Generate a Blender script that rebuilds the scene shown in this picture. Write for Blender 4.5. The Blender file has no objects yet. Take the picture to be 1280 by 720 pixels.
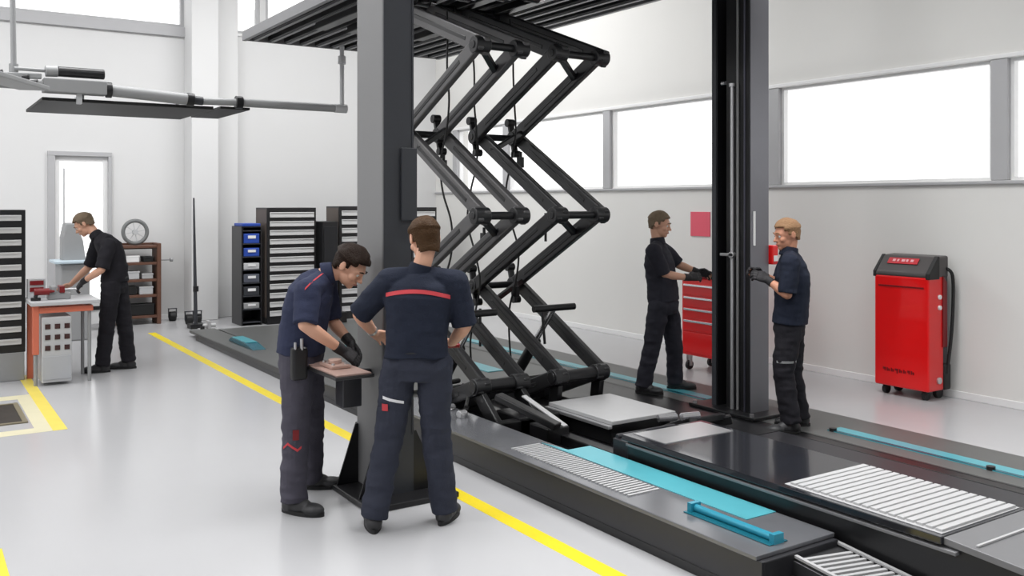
import bpy, bmesh, math, random
from mathutils import Vector, Matrix, noise
from mathutils.bvhtree import BVHTree
random.seed(7)
R = math.radians
scene = bpy.context.scene
COL = scene.collection
V3 = Vector

# ------------------------------------------------------------------ materials
_m = {}
def mat(name, rgb, rough=0.5, metal=0.0, noise_amt=0.06, noise_scale=6.0, bump=0.0, bump_scale=40.0, coat=0.0, spec=0.5, emit=None, emit_s=0.0):
    if name in _m: return _m[name]
    m = bpy.data.materials.new(name); m.use_nodes = True
    nt = m.node_tree; b = nt.nodes['Principled BSDF']
    def lin(c):
        c = c/255.0
        return c/12.92 if c <= 0.04045 else ((c+0.055)/1.055)**2.4
    col = [lin(c) for c in rgb] + [1]
    b.inputs['Roughness'].default_value = rough
    b.inputs['Metallic'].default_value = metal
    b.inputs['Coat Weight'].default_value = coat
    b.inputs['Specular IOR Level'].default_value = spec
    tc = nt.nodes.new('ShaderNodeTexCoord')
    n = nt.nodes.new('ShaderNodeTexNoise'); n.inputs['Scale'].default_value = noise_scale
    n.inputs['Detail'].default_value = 3
    nt.links.new(tc.outputs['Object'], n.inputs['Vector'])
    mx = nt.nodes.new('ShaderNodeMix'); mx.data_type = 'RGBA'
    mx.inputs[6].default_value = [c*(1-noise_amt) for c in col[:3]]+[1]
    mx.inputs[7].default_value = [min(1, c*(1+noise_amt)) for c in col[:3]]+[1]
    nt.links.new(n.outputs['Fac'], mx.inputs[0])
    nt.links.new(mx.outputs[2], b.inputs['Base Color'])
    if bump:
        n2 = nt.nodes.new('ShaderNodeTexNoise'); n2.inputs['Scale'].default_value = bump_scale
        nt.links.new(tc.outputs['Object'], n2.inputs['Vector'])
        bp = nt.nodes.new('ShaderNodeBump'); bp.inputs['Strength'].default_value = bump
        bp.inputs['Distance'].default_value = 0.01
        nt.links.new(n2.outputs['Fac'], bp.inputs['Height'])
        nt.links.new(bp.outputs['Normal'], b.inputs['Normal'])
    if emit:
        b.inputs['Emission Color'].default_value = [lin(c) for c in emit]+[1]
        b.inputs['Emission Strength'].default_value = emit_s
    _m[name] = m
    return m

WALL = mat('wall_paint', (214,214,214), .75, noise_amt=.015, noise_scale=1.5)
WALLR = mat('wall_paint_side', (222,221,218), .7, noise_amt=.02, noise_scale=1.2)
CEIL = mat('ceiling_paint', (235,235,235), .8, noise_amt=.01)
FLOOR = mat('floor_resin', (180,180,182), .22, noise_amt=.03, noise_scale=.8, spec=.45)
YEL = mat('yellow_paint', (226,203,28), .45, noise_amt=.08, noise_scale=5)
YELP = mat('pale_yellow_paint', (208,202,172), .5, noise_amt=.08, noise_scale=5)
FRAMEG = mat('frame_grey', (176,176,178), .5, noise_amt=.03)
FRAMEW = mat('frame_white', (232,232,232), .5, noise_amt=.02)
POST = mat('post_grey', (118,118,119), .42, .0, noise_amt=.05, noise_scale=2)
POSTD = mat('post_dark', (52,54,59), .4, .0, noise_amt=.05, noise_scale=2)
BLACK = mat('lift_black', (26,26,28), .34, .1, noise_amt=.12, noise_scale=8)
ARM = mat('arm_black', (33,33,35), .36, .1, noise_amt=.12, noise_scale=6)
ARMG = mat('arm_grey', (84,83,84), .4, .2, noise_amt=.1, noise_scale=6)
RIBG = mat('rib_grey', (120,120,122), .45, .3, noise_amt=.05)
DECK = mat('deck_grey', (104,105,109), .2, .2, noise_amt=.12, noise_scale=3)
DECKF = mat('deck_far', (92,93,92), .42, .1, noise_amt=.06, noise_scale=3)
SIDE = mat('deck_side', (43,43,47), .4, .15, noise_amt=.08, noise_scale=3)
STEEL = mat('steel', (196,196,198), .28, .75, noise_amt=.05, noise_scale=12)
STEELM = mat('steel_matte', (185,185,186), .45, .2, noise_amt=.05, noise_scale=12)
GLOSSD = mat('gloss_dark_plate', (44,45,50), .12, .3, noise_amt=.15, noise_scale=3, coat=.3)
TEAL = mat('teal_paint', (84,166,178), .28, .1, noise_amt=.12, noise_scale=4)
TEALD = mat('teal_dark', (24,100,116), .25, .3, noise_amt=.15, noise_scale=8)
RED = mat('red_enamel', (226,8,12), .28, .0, noise_amt=.06, noise_scale=3, coat=.3)
REDD = mat('red_dark', (120,10,16), .4, noise_amt=.1)
PINK = mat('red_poster', (222,92,110), .6, noise_amt=.05)
ORANGE = mat('orange_steel', (208,112,86), .45, noise_amt=.06)
CHROME = mat('chrome', (215,215,218), .15, .9, noise_amt=.03)
GREYM = mat('machine_grey', (150,151,152), .5, .1, noise_amt=.05)
GREYL = mat('light_grey_metal', (192,193,195), .45, .1, noise_amt=.04)
DRAWER = mat('drawer_grey', (212,212,212), .4, .15, noise_amt=.05)
BROWN = mat('brown_side', (92,82,76), .5, noise_amt=.12)
WOODB = mat('brown_rack', (98,66,52), .55, noise_amt=.2, noise_scale=12)
BLUE = mat('blue_plastic', (36,72,164), .45, noise_amt=.1)
TRAYM = mat('tray_surface', (168,140,130), .5, noise_amt=.12, noise_scale=30)
RUBBER = mat('rubber', (22,22,23), .6, noise_amt=.15, noise_scale=20)
SKIN = mat('skin', (214,164,138), .5, noise_amt=.05, noise_scale=14, bump=.05)
SKINR = mat('skin_ruddy', (206,146,118), .5, noise_amt=.07, noise_scale=14, bump=.05)
HBROWN = mat('hair_brown', (66,46,27), .6, noise_amt=.3, noise_scale=60, bump=.6, bump_scale=120, spec=.15)
HDARK = mat('hair_dark', (36,24,17), .6, noise_amt=.3, noise_scale=60, bump=.6, bump_scale=120, spec=.15)
HGREY = mat('hair_greying', (122,106,88), .6, noise_amt=.3, noise_scale=60, bump=.6, bump_scale=120, spec=.15)
HSAND = mat('hair_sandy', (156,122,92), .6, noise_amt=.25, noise_scale=60, bump=.6, bump_scale=120, spec=.15)
NAVY = mat('cloth_navy', (34,39,53), .85, noise_amt=.12, noise_scale=12, bump=.25, bump_scale=150, spec=.2)
NAVYL = mat('cloth_navy_light', (47,52,74), .85, noise_amt=.12, noise_scale=12, bump=.25, bump_scale=150, spec=.2)
CHAR = mat('cloth_charcoal', (36,35,40), .85, noise_amt=.12, noise_scale=12, bump=.25, bump_scale=150, spec=.2)
PANTB = mat('cloth_slate', (50,53,65), .85, noise_amt=.12, noise_scale=12, bump=.25, bump_scale=150, spec=.2)
PANTL = mat('cloth_grey', (74,72,82), .85, noise_amt=.12, noise_scale=12, bump=.25, bump_scale=150, spec=.2)
PANTD = mat('cloth_dark', (46,46,54), .85, noise_amt=.12, noise_scale=12, bump=.25, bump_scale=150, spec=.2)
TRIMR = mat('red_piping', (190,58,66), .7, noise_amt=.1)
REFL = mat('reflective_white', (220,220,222), .5, noise_amt=.05)
SHOE = mat('shoe_leather', (42,42,44), .5, noise_amt=.15, noise_scale=20)
SOLE = mat('shoe_sole', (24,24,25), .7, noise_amt=.15)
GLOVE = mat('glove_black', (36,34,37), .65, noise_amt=.2, noise_scale=40, bump=.3, bump_scale=120)
EYEW = mat('eye_white', (225,222,218), .3, noise_amt=.01)
IRIS = mat('iris_dark', (50,36,28), .3, noise_amt=.1)
LIP = mat('lip', (176,104,96), .5, noise_amt=.05)
BELT = mat('belt_black', (20,20,22), .5, noise_amt=.1)
LAMP = mat('lamp_diffuser', (255,255,255), .5, emit=(255,255,255), emit_s=3.0, noise_amt=0)
def glass_mat():
    m = bpy.data.materials.new('window_glass'); m.use_nodes = True
    nt = m.node_tree; nt.nodes.clear()
    o = nt.nodes.new('ShaderNodeOutputMaterial'); mx = nt.nodes.new('ShaderNodeMixShader')
    t = nt.nodes.new('ShaderNodeBsdfTransparent'); g = nt.nodes.new('ShaderNodeBsdfGlossy')
    g.inputs['Roughness'].default_value = .05
    mx.inputs[0].default_value = .05
    nt.links.new(t.outputs[0], mx.inputs[1]); nt.links.new(g.outputs[0], mx.inputs[2])
    nt.links.new(mx.outputs[0], o.inputs[0])
    return m
GLASS = glass_mat()

# ------------------------------------------------------------------ mesh helpers
def frame_of(d, up=V3((0,0,1))):
    d = V3(d).normalized()
    if abs(d.dot(up)) > .98: up = V3((0,1,0))
    s = d.cross(up).normalized(); u = s.cross(d).normalized()
    return d, s, u

class MB:
    def __init__(self): self.bm = bmesh.new()
    def _x(self, verts, M):
        bmesh.ops.transform(self.bm, matrix=M, verts=verts)
    def box(self, x0,x1,y0,y1,z0,z1):
        M = Matrix.Translation(((x0+x1)/2,(y0+y1)/2,(z0+z1)/2)) @ Matrix.Diagonal((abs(x1-x0),abs(y1-y0),abs(z1-z0),1))
        bmesh.ops.create_cube(self.bm, size=1, matrix=M); return self
    def beam(self, p0, p1, w, h, up=(0,0,1), ext=0):
        p0, p1 = V3(p0), V3(p1); d, s, u = frame_of(p1-p0, V3(up))
        L = (p1-p0).length + 2*ext; c = (p0+p1)/2
        M = Matrix((s, d, u)).transposed().to_4x4(); M.translation = c
        bmesh.ops.create_cube(self.bm, size=1, matrix=M @ Matrix.Diagonal((w, L, h, 1))); return self
    def cyl(self, p0, p1, r, r2=None, n=20, caps=True):
        p0, p1 = V3(p0), V3(p1); d, s, u = frame_of(p1-p0)
        M = Matrix((s, u, d)).transposed()
        if M.determinant() < 0: M = Matrix((-s, u, d)).transposed()
        M = M.to_4x4(); M.translation = (p0+p1)/2
        bmesh.ops.create_cone(self.bm, cap_ends=caps, segments=n, radius1=r, radius2=r if r2 is None else r2, depth=(p1-p0).length, matrix=M); return self
    def ell(self, c, rad, M3=None, n=16):
        M = (M3.to_4x4() if M3 else Matrix.Identity(4)); M.translation = V3(c)
        bmesh.ops.create_uvsphere(self.bm, u_segments=n, v_segments=max(6,n*2//3), radius=1, matrix=M @ Matrix.Diagonal((*rad,1))); return self
    def limb(self, pts, rad, n=14):
        pts = [V3(p) for p in pts]
        for i, p in enumerate(pts): self.ell(p, (rad[i],)*3, n=n)
        for i in range(len(pts)-1):
            if (pts[i+1]-pts[i]).length > 1e-4: self.cyl(pts[i], pts[i+1], rad[i], rad[i+1], n=n)
        return self
    def tube(self, pts, r, n=8, smooth=6):
        # smooth swept tube through control points
        P = [V3(p) for p in pts]; Q = []
        for i in range(len(P)-1):
            a = P[max(i-1,0)]; b = P[i]; c = P[i+1]; d = P[min(i+2,len(P)-1)]
            for k in range(smooth):
                t = k/smooth
                Q.append(.5*((2*b)+(-a+c)*t+(2*a-5*b+4*c-d)*t*t+(-a+3*b-3*c+d)*t**3))
        Q.append(P[-1]); rings = []; prev = None
        for i, q in enumerate(Q):
            t = (Q[min(i+1,len(Q)-1)]-Q[max(i-1,0)]).normalized()
            if prev is None: _, s, u = frame_of(t)
            else:
                s = (prev - t*prev.dot(t)).normalized(); u = t.cross(s)
            prev = s
            rings.append([self.bm.verts.new(q + r*(math.cos(2*math.pi*k/n)*s + math.sin(2*math.pi*k/n)*u)) for k in range(n)])
        self._skin(rings); return self
    def _skin(self, rings, closed_caps=True):
        n = len(rings[0])
        for a, b in zip(rings, rings[1:]):
            for k in range(n): self.bm.faces.new((a[k], a[(k+1)%n], b[(k+1)%n], b[k]))
        if closed_caps:
            self.bm.faces.new(list(reversed(rings[0]))); self.bm.faces.new(rings[-1])
    def loft(self, st, n=24, power=2.0):
        # st: (centre, half a, half b, axis a, axis b)
        rings = []
        for c, ra, rb, a, b in st:
            c = V3(c); ring = []
            for k in range(n):
                t = 2*math.pi*k/n; ct, sn = math.cos(t), math.sin(t)
                x = abs(ct)**(2/power)*(1 if ct>=0 else -1); y = abs(sn)**(2/power)*(1 if sn>=0 else -1)
                ring.append(self.bm.verts.new(c + x*ra*V3(a) + y*rb*V3(b)))
            rings.append(ring)
        self._skin(rings); return self
    def prism(self, poly, axis, lo, hi):
        # poly: 2d points in the other two axes, extruded along axis
        def mk(p, t):
            if axis == 'x': return V3((t, p[0], p[1]))
            if axis == 'y': return V3((p[0], t, p[1]))
            return V3((p[0], p[1], t))
        a = [self.bm.verts.new(mk(p, lo)) for p in poly]; b = [self.bm.verts.new(mk(p, hi)) for p in poly]
        self._skin([a, b]); return self
    def build(self, name, m, parent=None, smooth=False, bevel=0.0, seg=2):
        bmesh.ops.recalc_face_normals(self.bm, faces=self.bm.faces)
        me = bpy.data.meshes.new(name); self.bm.to_mesh(me); self.bm.free()
        me.materials.append(m)
        if smooth:
            me.polygons.foreach_set('use_smooth', [True]*len(me.polygons))
            try: me.set_sharp_from_angle(angle=R(40))
            except Exception: pass
        o = bpy.data.objects.new(name, me); COL.objects.link(o)
        if parent is not None:
            o.parent = parent; o.matrix_parent_inverse = Matrix.Identity(4)
            loc = parent.matrix_world.translation.copy() if parent.parent is None else V3(parent['_w'])
            me.transform(Matrix.Translation(-loc)); o['_w'] = tuple(loc)
        else: o['_w'] = (0.,0.,0.)
        if bevel:
            b = o.modifiers.new('bevel', 'BEVEL'); b.width = bevel; b.segments = seg; b.limit_method = 'ANGLE'; b.angle_limit = R(40)
        return o

def thing(name, label, cat, loc, group=None):
    o = bpy.data.objects.new(name, None); COL.objects.link(o); o.location = loc
    o.empty_display_size = .1
    o.matrix_world = Matrix.Translation(loc)
    o['label'] = label; o['category'] = cat; o['_w'] = tuple(loc)
    if group: o['group'] = group
    return o
def tag(o, label, cat, group=None, kind=None):
    o['label'] = label; o['category'] = cat
    if group: o['group'] = group
    if kind: o['kind'] = kind
    return o
def struct(name, mb, m, parent=None, **k):
    o = mb.build(name, m, parent, **k)
    if parent is None: o['kind'] = 'structure'
    return o
POSES = {
 'B': dict(
  pelvis=(2.477, 4.774, 0.977),
  waist=(2.482, 4.783, 1.11),
  chest=(2.498, 4.784, 1.322),
  neck=(2.506, 4.79, 1.47),
  head=(2.545, 4.813, 1.654),
  shL=(2.354, 4.878, 1.415),
  shR=(2.676, 4.667, 1.405),
  elL=(2.248, 5.068, 1.212),
  elR=(2.729, 4.656, 1.152),
  wrL=(2.404, 5.193, 1.072),
  wrR=(2.761, 4.863, 1.03),
  hipL=(2.396, 4.827, 0.94),
  hipR=(2.562, 4.718, 0.94),
  knL=(2.35, 4.881, 0.504),
  knR=(2.589, 4.748, 0.513),
  anL=(2.247, 4.865, 0.1),
  anR=(2.651, 4.755, 0.094),
  headf=(0.121, 0.949, -0.28),
  footL=(0.382, 0.946, 0),
  footR=(0.758, 0.699, 0),
  handL=(0.745, 0.588, -0.3),
  handR=(-0.02, 0.971, -0.15),
  side=(0.863, -0.507, 0),
  palmL=(0.418, -0.275, -0.8),
  palmR=(-0.499, -0.031, -0.8),
 ),
 'L': dict(
  pelvis=(2.063, 5.524, 0.945),
  waist=(2.076, 5.516, 1.104),
  chest=(2.118, 5.489, 1.303),
  neck=(2.192, 5.439, 1.427),
  head=(2.317, 5.358, 1.472),
  shR=(2.024, 5.311, 1.342),
  shL=(2.244, 5.609, 1.368),
  elR=(1.979, 5.245, 1.151),
  elL=(2.294, 5.612, 1.119),
  wrR=(2.224, 5.263, 0.975),
  wrL=(2.365, 5.469, 0.986),
  hipR=(2.018, 5.458, 0.918),
  hipL=(2.129, 5.601, 0.898),
  knR=(1.992, 5.428, 0.477),
  knL=(2.183, 5.685, 0.449),
  anR=(1.966, 5.397, 0.09),
  anL=(2.227, 5.8, 0.064),
  headf=(0.559, -0.606, -0.62),
  footL=(0.891, -0.465, 0),
  footR=(0.602, -0.814, 0),
  handL=(0.337, -0.58, -0.6),
  handR=(0.737, -0.245, -0.55),
  side=(-0.324, -0.948, 0),
  palmL=(-0.275, -0.418, -0.8),
  palmR=(0.191, 0.473, -0.8),
 ),
 'F': dict(
  pelvis=(1.963, 11.094, 0.993),
  waist=(1.963, 11.094, 1.145),
  chest=(1.911, 11.128, 1.351),
  neck=(1.799, 11.202, 1.503),
  head=(1.679, 11.28, 1.628),
  shL=(1.878, 10.935, 1.404),
  shR=(1.851, 11.371, 1.451),
  elL=(1.795, 10.881, 1.146),
  elR=(1.765, 11.463, 1.149),
  wrL=(1.639, 11.067, 1.01),
  wrR=(1.574, 11.529, 0.944),
  hipL=(1.915, 11.006, 0.966),
  hipR=(2.018, 11.165, 0.949),
  knL=(1.874, 11.009, 0.543),
  knR=(2.069, 11.12, 0.535),
  anL=(1.83, 11.038, 0.109),
  anR=(2.122, 11.133, 0.113),
  headf=(-0.806, 0.23, -0.55),
  footL=(-0.973, 0.34, 0),
  footR=(-0.946, 0.382, 0),
  handL=(-0.53, 0.468, -0.7),
  handR=(-0.807, 0.411, -0.3),
  side=(0.705, 0.709, 0),
  palmL=(0.275, 0.418, -0.8),
  palmR=(-0.275, -0.418, -0.8),
 ),
 'A': dict(
  pelvis=(6.246, 6.785, 0.91),
  waist=(6.233, 6.793, 1.067),
  chest=(6.213, 6.806, 1.287),
  neck=(6.194, 6.819, 1.484),
  head=(6.213, 6.806, 1.657),
  shR=(6.039, 6.706, 1.407),
  shL=(6.37, 6.907, 1.389),
  elR=(6.137, 6.677, 1.181),
  elL=(6.47, 6.817, 1.254),
  wrR=(6.415, 6.614, 1.142),
  wrL=(6.594, 6.676, 1.186),
  hipR=(6.152, 6.751, 0.879),
  hipL=(6.334, 6.823, 0.861),
  knR=(6.107, 6.804, 0.47),
  knL=(6.401, 6.802, 0.437),
  anR=(6.042, 6.859, 0.069),
  anL=(6.443, 6.835, 0.062),
  headf=(0.56, -0.787, -0.15),
  footL=(0.781, -0.633, 0),
  footR=(0.436, -0.885, 0),
  handL=(0.794, -0.522, -0.2),
  handR=(0.904, -0.354, 0.1),
  side=(-0.371, -0.929, 0),
  palmL=(-0.384, -0.585, -0.5),
  palmR=(0.384, 0.585, -0.5),
 ),
 'C': dict(
  pelvis=(6.079, 5.1, 0.884),
  waist=(6.09, 5.092, 1.055),
  chest=(6.09, 5.092, 1.278),
  neck=(6.074, 5.103, 1.462),
  head=(6.057, 5.114, 1.607),
  shL=(5.949, 4.982, 1.388),
  shR=(6.204, 5.221, 1.366),
  elL=(5.903, 4.976, 1.14),
  elR=(6.15, 5.268, 1.19),
  wrL=(5.892, 5.163, 1.243),
  wrR=(5.988, 5.315, 1.268),
  hipL=(6.01, 5.05, 0.842),
  hipR=(6.16, 5.142, 0.82),
  knL=(5.956, 5.061, 0.495),
  knR=(6.176, 5.156, 0.445),
  anL=(5.994, 5.012, 0.123),
  anR=(6.248, 5.132, 0.1),
  headf=(-0.887, 0.343, -0.12),
  footL=(-0.946, 0.382, 0),
  footR=(-0.739, 0.605, 0),
  handL=(-0.601, 0.634, 0.4),
  handR=(-0.752, 0.494, 0.35),
  side=(0.627, 0.773, 0),
  palmL=(0.384, 0.585, -0.5),
  palmR=(-0.384, -0.585, -0.5),
 ),
}
# ------------------------------------------------------------------ camera
cam = bpy.data.cameras.new('camera'); cam.lens = 1156/1280*36; cam.sensor_width = 36; cam.shift_y = -106/1280
cam.clip_start = .05; cam.clip_end = 200
co = bpy.data.objects.new('camera', cam); COL.objects.link(co)
co.location = (0,0,1.87); co.rotation_euler = (R(90), 0, R(-33.3)); scene.camera = co

# ------------------------------------------------------------------ room shell
XL, XR, YN, YF, H = -7.0, 8.45, -6.0, 15.5, 6.4
struct('floor', MB().box(XL-.3, XR+.3, YN-.3, YF+.3, -.2, 0), FLOOR)
struct('ceiling', MB().box(XL-.3, XR+.3, YN-.3, YF+.3, H, H+.2), CEIL)
struct('wall_left', MB().box(XL-.3, XL, YN-.3, YF+.3, 0, H), WALL)
struct('wall_near', MB().box(XL-.0, XR, YN-.3, YN, 0, H), WALL)
# right wall with its ribbon of windows
ZW0, ZW1 = 2.08, 3.20
edges = [14.75, 13.05, 10.37, 7.31, 4.66, 1.85, -1.0, -3.9]
wr = MB().box(XR, XR+.3, YN-.3, YF+.3, 0, ZW0).box(XR, XR+.3, YN-.3, YF+.3, ZW1, H)
wr.box(XR, XR+.3, edges[0]+.05, YF+.3, ZW0, ZW1).box(XR, XR+.3, YN-.3, edges[-1]-.08, ZW0, ZW1)
struct('wall_right', wr, WALLR)
for i in range(len(edges)-1):
    a, b = edges[i], edges[i+1]
    wa = .05 if i in (0,1,2) else .09
    w = thing('window_%d' % (i+1), '', 'window', (XR, (a+b)/2, ZW0)); w['kind'] = 'structure'
    del w['label']; del w['category']
    y0, y1 = b+.08, a-.08
    fr = MB().box(XR+.03, XR+.10, y0, y0+.035, ZW0, ZW1).box(XR+.03, XR+.10, y1-.035, y1, ZW0, ZW1)
    fr.box(XR+.03, XR+.10, y0+.035, y1-.035, ZW0, ZW0+.03).box(XR+.03, XR+.10, y0+.035, y1-.035, ZW1-.03, ZW1)
    fr.build('window_frame', FRAMEW, w)
    MB().box(XR+.06, XR+.068, y0+.03, y1-.03, ZW0+.02, ZW1-.02).build('glass_pane', GLASS, w)
for i, e in enumerate(edges):
    struct('trim_%d' % (i+1), MB().box(XR-.02, XR+.12, e-.08, e+.08, ZW0, ZW1), FRAMEG, bevel=.008)
struct('trim_9', MB().box(XR-.03, XR, YN, YF, ZW1, ZW1+.045), FRAMEW, bevel=.008)
struct('trim_10', MB().box(XR-.03, XR, YN, YF, ZW0-.035, ZW0), FRAMEG, bevel=.008)
struct('baseboard_right', MB().box(XR-.015, XR, YN, YF, 0, .07), FRAMEW, bevel=.004)

# back wall: door and two high windows
DX0, DX1, DZ = 1.80, 2.70, 2.66
ZU = 4.72
U = [(-1.2, 3.80), (4.62, 5.05), (5.15, 8.1)]
wb = MB().box(XL-.3, DX0, YF, YF+.3, 0, DZ).box(DX1, XR+.3, YF, YF+.3, 0, DZ).box(XL-.3, XR+.3, YF, YF+.3, DZ, ZU)
xs = [XL-.3, U[0][0], U[0][1], U[1][0], U[1][1], U[2][0], U[2][1], XR+.3]
for k in (0, 2, 4, 6): wb.box(xs[k], xs[k+1], YF, YF+.3, ZU, H)
wb.box(XL-.3, XR+.3, YF, YF+.3, 6.2, H)
struct('wall_back', wb, WALL)
for k, (a, b) in enumerate(U):
    w = thing('window_%d' % (8+k), '', 'window', ((a+b)/2, YF, ZU)); w['kind'] = 'structure'; del w['label']; del w['category']
    fr = MB().box(a, b, YF+.02, YF+.10, ZU, ZU+.05).box(a, b, YF+.02, YF+.10, 6.15, 6.2)
    fr.box(a, a+.05, YF+.02, YF+.1, ZU+.05, 6.15).box(b-.05, b, YF+.02, YF+.1, ZU+.05, 6.15)
    fr.build('window_frame', FRAMEG, w)
    MB().box(a+.04, b-.04, YF+.06, YF+.068, ZU+.03, 6.17).build('glass_pane', GLASS, w)
struct('trim_11', MB().box(-1.3, 3.86, YF-.06, YF+.02, ZU-.16, ZU), FRAMEG, bevel=.01)
struct('trim_12', MB().box(4.6, 8.2, YF-.03, YF+.02, ZU-.05, ZU), FRAMEW, bevel=.01)
d1 = thing('door_1', '', 'door', (2.25, YF, 0)); d1['kind'] = 'structure'; del d1['label']; del d1['category']
MB().box(DX0, DX0+.10, YF-.05, YF+.1, 0, DZ-.07).box(DX1-.05, DX1, YF-.05, YF+.1, 0, DZ-.07).box(DX0, DX1, YF-.05, YF+.1, DZ-.07, DZ).build('door_frame', FRAMEG, d1, bevel=.006)
MB().box(DX0+.1, DX0+.17, YF+.02, YF+.06, 0, DZ-.07).box(DX1-.12, DX1-.05, YF+.02, YF+.06, 0, DZ-.07).box(DX0+.17, DX1-.12, YF+.02, YF+.06, 0, .25).box(DX0+.17, DX1-.12, YF+.02, YF+.06, DZ-.15, DZ-.07).build('door_leaf', FRAMEW, d1, bevel=.004)
MB().box(DX0+.16, DX1-.11, YF+.035, YF+.043, .24, DZ-.14).build('glass_pane', GLASS, d1)
MB().cyl((DX1-.09, YF-.0, .95), (DX1-.09, YF-.0, 1.25), .012).cyl((DX1-.09, YF, .98), (DX1-.09, YF+.03, .98), .008).cyl((DX1-.09, YF, 1.22), (DX1-.09, YF+.03, 1.22), .008).build('door_handle', CHROME, d1, smooth=True)
struct('baseboard_back', MB().box(XL, DX0, YF-.015, YF, 0, .08).box(DX1, XR, YF-.015, YF, 0, .08), FRAMEW, bevel=.004)
# white columns in front of the back wall
struct('column', MB().box(3.80, 4.22, 15.02, 15.5, 0, H), WALL, bevel=.01)
struct('pipe_chase', MB().box(4.22, 4.62, 15.30, 15.5, 0, H), WALL, bevel=.01)
bpy.data.objects['pipe_chase'].name = 'trim_13'

# ------------------------------------------------------------------ floor markings
def mark(name, mb, m, label, cat='floor marking'):
    return tag(mb.build(name, m), label, cat)
mark('floor_marking', MB().box(2.925, 3.03, -2, 14.0, .0, .0015), YEL, 'long bright yellow line painted on the floor beside the lift')
mark('floor_marking', MB().prism([(1.02,11.3),(1.13,11.3),(1.13,8.42),(1.02,8.42)], 'z', 0, .0017), mat('faded_yellow', (226,206,90), .45, noise_amt=.1), 'short yellow line on the floor running past the orange-legged workbench')
mark('floor_marking', MB().box(.33, .44, 3.2, 5.7, 0, .0015), YEL, 'yellow line end at the bottom left edge of the photo')
mark('floor_marking', MB().box(-1.8, 1.02, 8.42, 8.60, 0, .0012).box(-1.8, 1.02, 9.95, 10.15, 0, .0012).box(.9, 1.02, 8.6, 9.95, 0, .0012), YELP, 'pale yellow painted border around the dark floor hatch')
h = thing('floor_hatch', 'dark rectangular hatch set in the floor inside pale yellow paint', 'hatch', (.3, 9.25, 0))
MB().box(-.9, .84, 8.88, 9.7, .001, .006).build('cover', mat('hatch_dark', (44,38,32), .6, noise_amt=.3, noise_scale=8), h)
MB().box(-.94,.88, 8.84, 8.88, .001,.012).box(-.94,.88,9.7,9.74,.001,.012).box(.84,.88,8.88,9.7,.001,.012).box(-.94,-.9,8.88,9.7,.001,.012).build('rim', mat('hatch_rim', (120,112,92), .5), h)

# ------------------------------------------------------------------ added overhead fill lights (out of frame, balanced per area) and daylight
for (x, y, e_) in ((-4.5, 0, 130), (-5, 6, 320), (-4.5, 12, 200), (.8, 0, 20), (.8, 6, 110), (1, 11, 240), (4.6, .5, 140), (4.4, 5, 190), (5.2, 11.5, 270)):
    ld = bpy.data.lights.new('ceiling_fill_light', 'AREA'); ld.shape = 'RECTANGLE'; ld.size = 3.2; ld.size_y = 2.2; ld.energy = e_*.93; ld.spread = R(118) if x in (4.4, 4.6) else R(180)
    lo = bpy.data.objects.new('ceiling_fill_light', ld); COL.objects.link(lo); lo.location = (x, y, H-.12)
w = bpy.data.worlds.new('world'); scene.world = w; w.use_nodes = True
w.node_tree.nodes['Background'].inputs[0].default_value = (1,1,1,1)
w.node_tree.nodes['Background'].inputs[1].default_value = 1.6
scene.view_settings.view_transform = 'Standard'; scene.view_settings.look = 'None'
scene.view_settings.exposure = 0.0; scene.view_settings.gamma = 1
scene.view_settings.use_curve_mapping = False
scene.render.film_transparent = False
# ------------------------------------------------------------------ near runway platform
rw = thing('runway_platform', 'long low dark runway platform nearest the yellow line with painted teal reflection and grille', 'lift platform', (3.6, 8, 0))
# body: bevelled outline at the far end
MB().prism([(3.32,2.95),(3.88,2.95),(3.88,4.95),(3.70,4.95),(3.70,13.45),(3.32,12.9)], 'z', .0, .05).build('base_strip', BLACK, rw, bevel=.004)
MB().prism([(3.342,2.95),(3.88,2.95),(3.88,4.95),(3.70,4.95),(3.70,6.9),(3.342,6.9)], 'z', .05, .20).build('side_body', SIDE, rw, bevel=.006)
MB().prism([(2.95,.05),(2.95,.2),(6.9,.2),(9.6,.11),(12.9,.085),(12.9,.05)], 'x', 3.325, 3.34).build('side_panel', SIDE, rw)
MB().prism([(6.9,.05),(6.9,.2),(9.6,.11),(12.9,.085),(13.35,.085),(13.35,.05)], 'x', 3.345, 3.70).build('far_deck', DECKF, rw, bevel=.004)
MB().prism([(3.32,2.98),(3.89,2.98),(3.89,4.96),(3.71,4.96),(3.71,7.0),(3.32,7.0)], 'z', .20, .222).build('deck_plate', DECK, rw, bevel=.004)
MB().prism([(3.66,3.35),(3.885,3.35),(3.885,4.95),(3.70,4.95),(3.66,5.2)], 'z', .222, .226).build('teal_reflection', TEAL, rw)  # teal strip paints a blurred reflection onto the deck
g = MB()
for k in range(34): g.box(3.40, 3.63, 3.98+k*.036, 3.998+k*.036, .222, .229)
g.build('tread_grille', STEELM, rw)
g = MB()
for k in range(3): g.cyl((3.535+.0, 3.06, .222+.012), (3.535, 3.58, .222+.012), .001)
MB().box(3.47, 3.60, 3.03, 3.62, .222, .228).build('roller_tray', TEALD, rw, bevel=.003)
MB().cyl((3.535, 3.06, .243), (3.535, 3.59, .243), .02).box(3.50,3.57,3.03,3.06,.222,.27).box(3.50,3.57,3.59,3.62,.222,.27).build('roller', mat('teal_roller',(44,142,166),.25,.2), rw, smooth=True)
MB().prism([(3.32,2.95),(3.32,2.94),(3.325,2.2),(3.54,1.6),(3.54,2.95)], 'z', .0, .10).build('corner_skirt', SIDE, rw, bevel=.01)
sl = MB().prism([(2.98,.0),(2.98,.17),(1.5,.02),(1.5,.0)], 'x', 3.54, 3.90)
sl.build('ramp_bed', mat('tread_dark', (58,58,60), .4, .3), rw, bevel=.003)
g = MB()
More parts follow.
